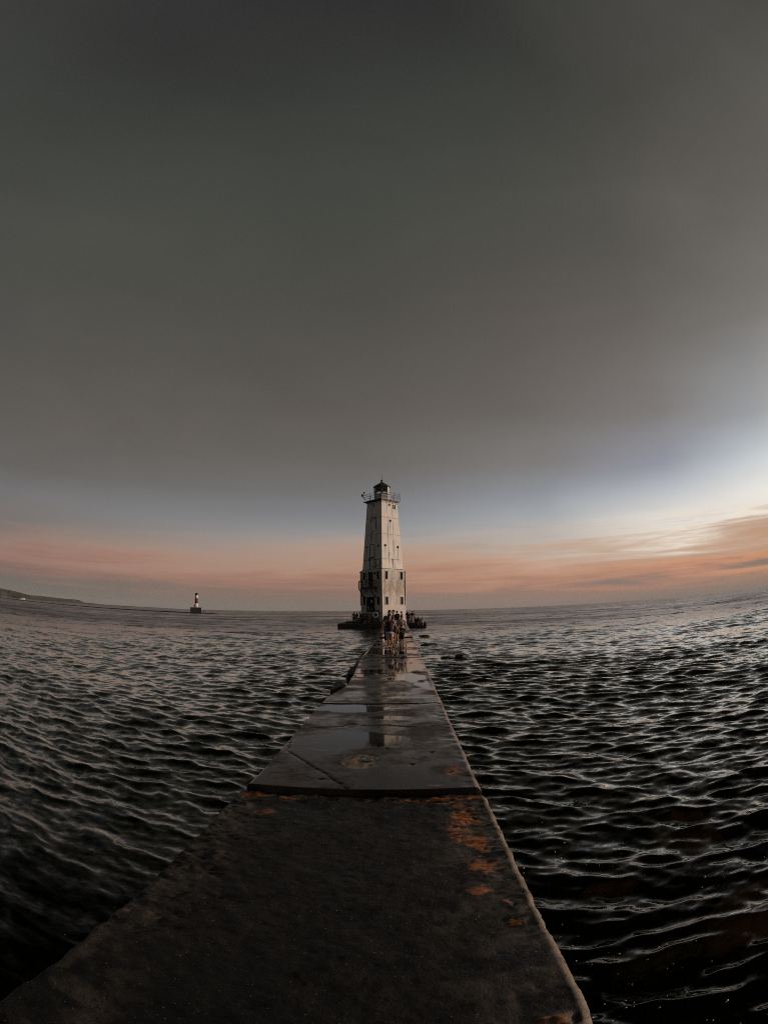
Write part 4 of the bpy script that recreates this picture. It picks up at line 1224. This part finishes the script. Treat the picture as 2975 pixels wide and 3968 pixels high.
def person(x, y, z, H, face_deg, label, top, top_kind, bottom, bot_kind, hair='short', skin=None, pose=None, detail=2, group=None, shoes=False, cap=None, extra=None):
    """face_deg 0 looks at the camera (towards -Y); local +x is to the viewer's right then"""
    pose = pose or {}
    skin = skin or SK
    root = empty('person', (x, y, z), rad(face_deg))
    tag(root, label, 'person', group)
    h = H
    V = lambda a, b, c: Vector((a * h, b * h, c * h))
    dz = pose.get('dz', 0.0)          # seated: hip lower
    lean = pose.get('lean', 0.0); ly = pose.get('ly', 0.0)
    hip = V(0, 0, .50 + dz)
    def up(a, b, c): return V(a + lean * (c - .5) / .4, b + ly * (c - .5) / .4, c + dz)
    chest, neck, jaw, crown, topv = up(0, 0, .72), up(0, 0, .835), up(0, -.012, .880), up(0, 0, .930), up(0, .006, .968)
    child = H < 1.2
    hs = 1.25 if child else 1.0
    sL, sR = up(-.105, 0, .805), up(.105, 0, .805)
    arms = {}
    for s, key, sh in ((-1, 'al', sL), (1, 'ar', sR)):
        e, w = pose.get(key, ((s * .145, .01, .635), (s * .155, -.03, .485)))
        e = up(*e); w = up(*w); d = (w - e).normalized()
        arms[key] = (sh, e, w, w + d * .045 * h)
    legs = {}
    for s, key in ((-1, 'll'), (1, 'lr')):
        k, a = pose.get(key, ((s * .055, -.015, .28), (s * .06, .015, .045)))
        k = V(*k); a = V(*a)
        legs[key] = (V(s * .048, 0, .48 + dz), k, a)
    # one continuous body
    pts = [hip, up(0, 0, .60), chest, neck, jaw, crown, topv]
    rs = [.072 * h, .062 * h, .070 * h, .030 * h, .036 * h * hs, .050 * h * hs, .030 * h * hs]
    ed = [(0, 1), (1, 2), (2, 3), (3, 4), (4, 5), (5, 6)]
    def addc(prev, plist, rl):
        for p, r in zip(plist, rl):
            pts.append(p); rs.append(r); ed.append((prev, len(pts) - 1)); prev = len(pts) - 1
        return prev
    for key in ('al', 'ar'):
        sh, e, w, hd = arms[key]
        addc(2, [sh, (sh + e) / 2, e, (e + w) / 2, w, hd], [.034 * h, .029 * h, .024 * h, .022 * h, .015 * h, .019 * h])
    for key in ('ll', 'lr'):
        hp, k, a = legs[key]
        if bot_kind == 'skirt' or True:
            addc(0, [hp, (hp + k) / 2, k, (k * .45 + a * .55), a], [.056 * h, .048 * h, .033 * h, .032 * h, .019 * h])
    comps = [(pts, rs, ed)]
    ff = Vector((0, -1, 0)); foot_dir = pose.get('foot', (0, -1, -.15)); fd = Vector(foot_dir).normalized()
    for key in ('ll', 'lr'):
        a = legs[key][2]
        heel = a + Vector((0, .012 * h, -.020 * h)); toe = a + fd * .095 * h + Vector((0, 0, -.012 * h))
        comps.append(([a, heel, (heel + toe) / 2 + Vector((0, 0, .002)), toe], [.019 * h, .018 * h, .018 * h, .013 * h], [(0, 1), (1, 2), (2, 3)]))
    if detail >= 1:   # fingers: five separate chains rooted in the palm
        for key in ('al', 'ar'):
            sh, e, w, hd = arms[key]
            d = (hd - w).normalized(); side = Vector((1, 0, 0)) if abs(d.x) < .7 else Vector((0, 0, 1))
            sd = (side - d * side.dot(d)).normalized(); nn = d.cross(sd)
            curl = nn * (.010 * h)
            for q_, (off, ln) in enumerate(((-.015, .036), (-.005, .044), (.005, .041), (.015, .032))):
                b = hd + sd * off * h
                comps.append(([b, b + d * ln * .5 * h, b + d * ln * .9 * h + curl], [.0058 * h, .0052 * h, .0042 * h], [(0, 1), (1, 2)]))
            b = (w + hd) / 2 - sd * .012 * h
            comps.append(([b, b - sd * .016 * h + d * .016 * h, b - sd * .02 * h + d * .036 * h], [.0075 * h, .0065 * h, .005 * h], [(0, 1), (1, 2)]))
        # nose and ears
        c = up(0, 0, .925)
        comps.append(([c + Vector((0, -.040 * h * hs, 0)), c + Vector((0, -.060 * h * hs, -.012 * h))], [.008 * h, .009 * h], [(0, 1)]))
        for s in (-1, 1):
            comps.append(([c + Vector((s * .042 * h * hs, 0, .006 * h)), c + Vector((s * .056 * h * hs, .004 * h, -.008 * h))], [.010 * h, .009 * h], [(0, 1)]))
    skin_mesh('body', comps, skin, root, 1)
    # torso clothing
    T = MB()
    wsh = .118 if top_kind != 'tank' else .100
    tb = .50 if bot_kind != 'skirt' else .56
    rings = []
    for zf, rx, ry in ((tb - .03, .094, .074), (tb + .02, .092, .073), (.62, .080, .064), (.70, .094, .070), (.765, .106, .070), (.805, wsh, .056), (.828, .062, .045), (.838, .040, .038)):
        if top_kind == 'tank' and zf > .80: continue
        p = up(0, 0, zf); rings.append((p.x, p.y, p.z, rx * h, ry * h))
    T.loft(rings, 16)
    if top_kind == 'tank':
        for s in (-1, 1): T.tube([up(s * .062, -.060, .755), up(s * .07, -.02, .830), up(s * .062, .045, .775)], .014 * h, 6)
    else:
        for key in ('al', 'ar'):
            sh, e, w, hd = arms[key]
            inn = sh * .8 + up(0, 0, .79) * .2
            if top_kind == 'long': T.tube([inn, sh, (sh + e) / 2, e, (e + w) / 2, w], [.040 * h, .041 * h, .036 * h, .031 * h, .028 * h, .023 * h], 10)
            else: T.tube([inn, sh, sh * .45 + e * .55, sh * .25 + e * .75], [.040 * h, .041 * h, .038 * h, .040 * h], 10)
    T.build('shirt', top, root)
    B = MB()
    if bot_kind == 'skirt':
        c = hip
        B.loft([(c.x, c.y, (.03) * h, .150 * h, .125 * h), (c.x, c.y, .20 * h, .135 * h, .11 * h), (c.x, c.y, .40 * h, .112 * h, .09 * h), (c.x, c.y, .52 * h, .098 * h, .08 * h), (c.x, c.y, .60 * h, .080 * h, .066 * h)], 18)
    else:
        c = hip
        B.loft([(c.x, c.y, c.z - .045 * h, .090 * h, .075 * h), (c.x, c.y, c.z, .097 * h, .079 * h), (c.x, c.y, c.z + .04 * h, .092 * h, .074 * h), (c.x, c.y, c.z + .06 * h, .085 * h, .068 * h)], 16)
        for key in ('ll', 'lr'):
            hp, k, a = legs[key]
            if bot_kind == 'short_shorts': B.tube([hp + Vector((0, 0, .02 * h)), hp * .62 + k * .38], [.066 * h, .066 * h], 12)
            elif bot_kind == 'shorts': B.tube([hp + Vector((0, 0, .02 * h)), (hp + k) / 2, hp * .10 + k * .90], [.066 * h, .060 * h, .058 * h], 12)
            elif bot_kind == 'capri': B.tube([hp + Vector((0, 0, .02 * h)), (hp + k) / 2, k, k * .4 + a * .6], [.066 * h, .058 * h, .047 * h, .045 * h], 12)
            else: B.tube([hp + Vector((0, 0, .02 * h)), (hp + k) / 2, k, (k + a) / 2, a], [.066 * h, .056 * h, .045 * h, .042 * h, .036 * h], 12)
    B.build('skirt' if bot_kind == 'skirt' else ('trousers' if bot_kind in ('pants', 'capri') else 'shorts'), bottom, root)
    # hair
    Hh = MB(); c = up(0, .014, .948)
    r = .0515 * h * hs
    Hh.ball((c.x, c.y, c.z + .004 * h), r, r * 1.02, r * .92, 14, 8, -.02, 1.0)
    if hair == 'long': Hh.loft([(c.x, c.y + .03 * h, c.z - .135 * h, .040 * h, .022 * h), (c.x, c.y + .032 * h, c.z - .08 * h, .058 * h, .034 * h), (c.x, c.y + .02 * h, c.z - .02 * h, .060 * h, .048 * h), (c.x, c.y + .01 * h, c.z + .02 * h, .055 * h, .05 * h)], 14)
    if hair == 'bun': Hh.ball((c.x, c.y + .01 * h, c.z + .062 * h), .026 * h, .026 * h, .026 * h)
    Hh.ball((c.x, c.y + .020 * h, c.z - .018 * h), r * .96, r * .72, r * .85, 12, 6)
    Hh.build('hair', HAIR, root)
    if cap:
        cp = MB(); cp.ball((c.x, c.y - .004 * h, c.z + .006 * h), r * 1.10, r * 1.16, r * .98, 14, 6, 0, 1)
        sgn = 1 if cap == 'back' else -1
        cp.loft([(c.x, c.y + sgn * .075 * h, c.z + .004 * h, .045 * h, .045 * h), (c.x, c.y + sgn * .072 * h, c.z + .012 * h, .045 * h, .045 * h)], 12)
        cp.build('cap', CL['black'], root)
    if detail >= 2:
        c = up(0, 0, .93)
        for s in (-1, 1):
            MB().ball((c.x + s * .020 * h, c.y - .047 * h * hs, c.z + .002 * h), .0085 * h, .006 * h, .006 * h, 8, 5).build('eye', CL['black'], root)
        MB().ball((c.x, c.y - .046 * h * hs, c.z - .036 * h), .016 * h, .006 * h, .005 * h, 8, 5).build('mouth', CL['brown'], root)
    if shoes:
        S = MB()
        for key in ('ll', 'lr'):
            a = legs[key][2]
            t_ = a + fd * .10 * h + Vector((0, 0, -.012 * h))
            S.tube([a + Vector((0, .02 * h, -.016 * h)), (a + t_) / 2 + Vector((0, 0, -.012 * h)), t_], [.027 * h, .025 * h, .018 * h], 8)
        S.build('shoes', shoes if not isinstance(shoes, bool) else SOLE, root)
    if extra: extra(root, h, up, arms)
    return root


def stripes(root, h, up, arms):
    mb = MB()
    for zf, rx, ry in ((.745, .101, .072), (.685, .092, .070), (.635, .083, .067)):
        p = up(0, 0, zf); mb.loft([(p.x, p.y, p.z - .011 * h, rx * h + .003, ry * h + .004), (p.x, p.y, p.z + .011 * h, rx * h + .003, ry * h + .004)], 16)
    mb.build('shirt_stripe', CL['white_tee'], root)


def lace_hem(root, h, up, arms):
    mb = MB(); p = up(0, 0, .455)
    mb.loft([(p.x, p.y, p.z - .040 * h, .128 * h, .106 * h), (p.x, p.y, p.z + .015 * h, .112 * h, .094 * h)], 16)
    mb.build('lace_hem', CL['lace'], root)


def shades(root, h, up, arms):
    c = up(0, -.052, .936)
    mb = MB().ball((c.x - .021 * h, c.y, c.z), .019 * h, .006 * h, .012 * h, 10, 5).ball((c.x + .021 * h, c.y, c.z), .019 * h, .006 * h, .012 * h, 10, 5)
    mb.tube([(c.x - .055 * h, c.y + .05 * h, c.z), (c.x - .04 * h, c.y + .005 * h, c.z), (c.x + .04 * h, c.y + .005 * h, c.z), (c.x + .055 * h, c.y + .05 * h, c.z)], .003 * h, 5)
    mb.build('sunglasses', CL['black'], root)


def p1_extra(root, h, up, arms): lace_hem(root, h, up, arms); shades(root, h, up, arms)


def print_front(root, h, up, arms):
    c = up(0, -.070, .68)
    mb = MB()
    for k, w in enumerate((.030, .022, .028)):
        mb.box(c.x - w * h, c.x + w * h, c.y - .006 * h, c.y + .02 * h, c.z - .045 * h + k * .035 * h, c.z - .030 * h + k * .035 * h)
    mb.build('shirt_print', CL['white_tee'], root)


GW = 'people walking back along the pier'
stride = {'ll': ((-.05, -.02, .275), (-.045, .07, .055)), 'lr': ((.05, -.06, .29), (.045, -.035, .04))}
stride2 = {'ll': ((-.055, -.06, .29), (-.05, -.04, .04)), 'lr': ((.05, .0, .275), (.055, .09, .07))}
person(-.55, 23.55, 0, 1.62, 6, 'woman in black tank top and white patterned shorts walking barefoot in front of the group', CL['navy'], 'tank', CL['navy'], 'short_shorts', 'long',
       pose={**stride, 'al': ((-.165, .0, .64), (-.215, -.03, .50)), 'ar': ((.165, -.01, .64), (.255, -.04, .515))}, group=GW, extra=p1_extra)
person(-.70, 25.6, 0, 1.78, -4, 'man in grey T-shirt and rolled jeans walking behind the woman in the tank top', CL['grey_tee'], 'tee', CL['jeans'], 'capri', 'short',
       pose={**stride2, 'lean': .05, 'al': ((-.15, .02, .64), (-.16, -.04, .50))}, group=GW, extra=shades)
person(-.42, 25.4 + 1.1, 0, 1.78, -12, 'man in black white-striped T-shirt and camouflage shorts behind the woman in the tank top', CL['black'], 'tee', CL['camo'], 'shorts', 'short',
       pose={**stride, 'ar': ((.20, -.03, .70), (.29, -.07, .60))}, group=GW, extra=stripes)
person(.015, 26.6, 0, 1.47, -4, 'boy with dark hair in white T-shirt walking behind the smallest child', CL['white_tee'], 'tee', CL['charcoal'], 'shorts', 'short', SKD,
       pose={**stride2}, group=GW)
person(.02, 25.3, 0, 1.02, 4, 'small child in dark printed T-shirt and shorts walking barefoot on the right of the group', CL['black'], 'tee', CL['navy'], 'shorts', 'short', SK,
       pose={**stride, 'ar': ((.19, .0, .70), (.27, -.02, .655))}, group=GW, extra=print_front)
person(-.16, 27.9, 0, 1.38, 0, 'child in white printed T-shirt half hidden behind the striped man', CL['white_tee'], 'tee', CL['navy'], 'shorts', 'short', SK,
       pose={**stride2}, group=GW, extra=print_front)
person(-.36, 44.0, -.02, 1.74, 150, 'man in black seen against the lighthouse wall behind the walking group', CL['black'], 'tee', CL['charcoal'], 'pants', 'short', SKD, detail=1, shoes=True)
person(.03, 47.0, -.02, 1.66, 75, 'person in backwards black cap and black shirt turned sideways behind the group', CL['black'], 'tee', CL['charcoal'], 'pants', 'short', SKD, detail=1, cap='back', shoes=True)

GP = 'people standing on the lighthouse platform'
person(-6.93, 73.3, -.10, 1.72, 170, 'man in grey shirt and dark trousers standing farthest left on the platform', CL['grey_tee'], 'tee', CL['black'], 'pants', 'short', SKD, detail=1, group=GP, shoes=True)
person(-6.50, 73.25, -.10, 1.58, 200, 'woman in dark jacket and tan clothes beside the farthest left man', CL['charcoal'], 'long', CL['khaki'], 'capri', 'long', SKD, detail=1, group=GP)
person(-5.95, 73.0, -.10, 1.75, -95, 'person in black leaning towards the steps left of the lighthouse', CL['black'], 'long', CL['black'], 'pants', 'short', SKD, detail=1, pose={'ly': -.05}, group=GP, shoes=True)
person(.85, 73.9, -.10, 1.68, 175, 'person in dark brown standing right beside the lighthouse wall', CL['brown'], 'long', CL['black'], 'pants', 'long', SKD, detail=1, group=GP, shoes=True)
def white_bag(root, h, up, arms):
    MB().loft([(.02, -.16, .10, .10, .05), (.02, -.17, .30, .15, .06), (.01, -.17, .55, .12, .05), (0, -.16, .72, .05, .03)], 12).build('white_bag', CL['white_tee'], root)
person(1.10, 73.3, -.10, 1.60, 15, 'person in dark brown carrying a long white bag right of the lighthouse', CL['brown'], 'long', CL['charcoal'], 'pants', 'long', SKD, detail=1, group=GP, extra=white_bag, shoes=True)
person(1.56, 73.1, -.10, 1.70, 190, 'woman with hair bun in black top and long pink skirt on the platform', CL['black'], 'tee', CL['pink'], 'skirt', 'bun', SKD, detail=1, group=GP)
person(1.84, 74.2, -.10, 1.72, 165, 'man in white shirt standing just behind the pink skirt woman', CL['white_tee'], 'tee', CL['black'], 'pants', 'short', SKD, detail=1, group=GP, shoes=True)
GS = 'people seated on the edge of the platform'
sit = {'dz': -.475, 'll': ((-.06, -.22, .01), (-.055, -.235, -.27)), 'lr': ((.07, -.22, .01), (.075, -.235, -.26)), 'al': ((-.15, -.05, .64), (-.09, -.15, .545)), 'ar': ((.15, -.05, .64), (.09, -.15, .545))}
person(2.42, 72.55, -.06, 1.66, 8, 'woman with long dark hair seated on the platform edge with bare legs hanging down', CL['black'], 'long', CL['black'], 'shorts', 'long', SK, detail=1, pose=sit, group=GS)
person(2.98, 72.55, -.06, 1.62, -5, 'man in white shirt and white shorts seated at the right end of the platform edge', CL['white_tee'], 'tee', CL['white_tee'], 'shorts', 'short', SKD, detail=1, pose=sit, group=GS)
sit2 = dict(sit); sit2['ll'] = ((-.06, -.22, .0), (-.055, -.235, -.12)); sit2['lr'] = ((.05, -.22, .0), (.045, -.235, -.11))
person(2.08, 72.6, -.06, 1.45, 20, 'dark figure with white shoes on the platform edge left of the long haired woman', CL['black'], 'long', CL['black'], 'pants', 'short', SKD, detail=1, pose=sit2, group=GS, shoes=CL['white_tee'])
GF = 'tiny figures by the red and white light'
def far(az, D, z, H, f, lab):
    a_ = rad(az); person(D * math.sin(a_), D * math.cos(a_), z, H, f, lab, CL['black'], 'long', CL['black'], 'pants', 'short', SKD, detail=0, group=GF)
far(-23.36, 324, 2.9, 1.75, 10, 'left of the two tiny dark figures on the black block beside the banded tower')
far(-23.29, 325, 2.9, 1.8, -30, 'right of the two tiny dark figures on the black block beside the banded tower')
far(-22.30, 318, -.3, 1.72, 60, 'tiny dark figure on the breakwater nearest the right side of the black block')
far(-22.09, 317, -.3, 1.8, -60, 'tiny dark figure on the breakwater farther right of the black block')


# ---------------------------------------------------------------- dog
def build_dog():
    root = empty('dog', (-.245, 23.45, 0), rad(10))
    tag(root, 'small white dog with a brown face walking beside the woman in the tank top', 'dog')
    W_ = plain('white_fur', (0.66, 0.63, 0.57), 0.8, (0.52, 0.49, 0.43), 14, bump=0.006)
    P_ = [Vector(p) for p in [(0, .06, .27), (0, .20, .275), (0, -.08, .265), (0, -.17, .285), (0, -.21, .345), (0, -.24, .37), (0, -.29, .355)]]
    R_ = [.062, .060, .076, .052, .045, .042, .022]
    E_ = [(0, 1), (0, 2), (2, 3), (3, 4), (4, 5), (5, 6)]
    def leg(root_i, pts, rs):
        prev = root_i
        for p, r in zip(pts, rs):
            P_.append(Vector(p)); R_.append(r); E_.append((prev, len(P_) - 1)); prev = len(P_) - 1
    for s in (-1, 1):
        leg(2, [(s * .055, -.11, .20), (s * .062, -.10 - .02 * s, .11), (s * .062, -.115 - .02 * s, .03), (s * .062, -.14 - .02 * s, .012)], [.030, .017, .013, .014])
        leg(1, [(s * .05, .22, .20), (s * .055, .19, .14), (s * .055, .26, .085), (s * .055, .25, .025), (s * .055, .225, .012)], [.038, .024, .014, .012, .013])
    leg(1, [(0, .28, .31), (0, .33, .37), (0, .34, .43)], [.018, .013, .009])
    skin_mesh('body', [(P_, R_, E_)], W_, root, 1)
    br = plain('brown_fur', (0.30, 0.13, 0.04), 0.8, (0.2, 0.08, 0.03), 14)
    MB().ball((0, -.255, .385), .047, .05, .036).ball((0, -.295, .36), .027, .032, .023).build('head_patch', br, root)
    for s in (-1, 1): MB().tube([(s * .035, -.235, .40), (s * .06, -.24, .385), (s * .062, -.25, .345)], [.014, .020, .008], 7).build('ear', br, root)
    MB().ball((0, -.328, .362), .009, .008, .008, 8, 5).build('nose', HAIR, root)


build_dog()
bpy.context.view_layer.update()
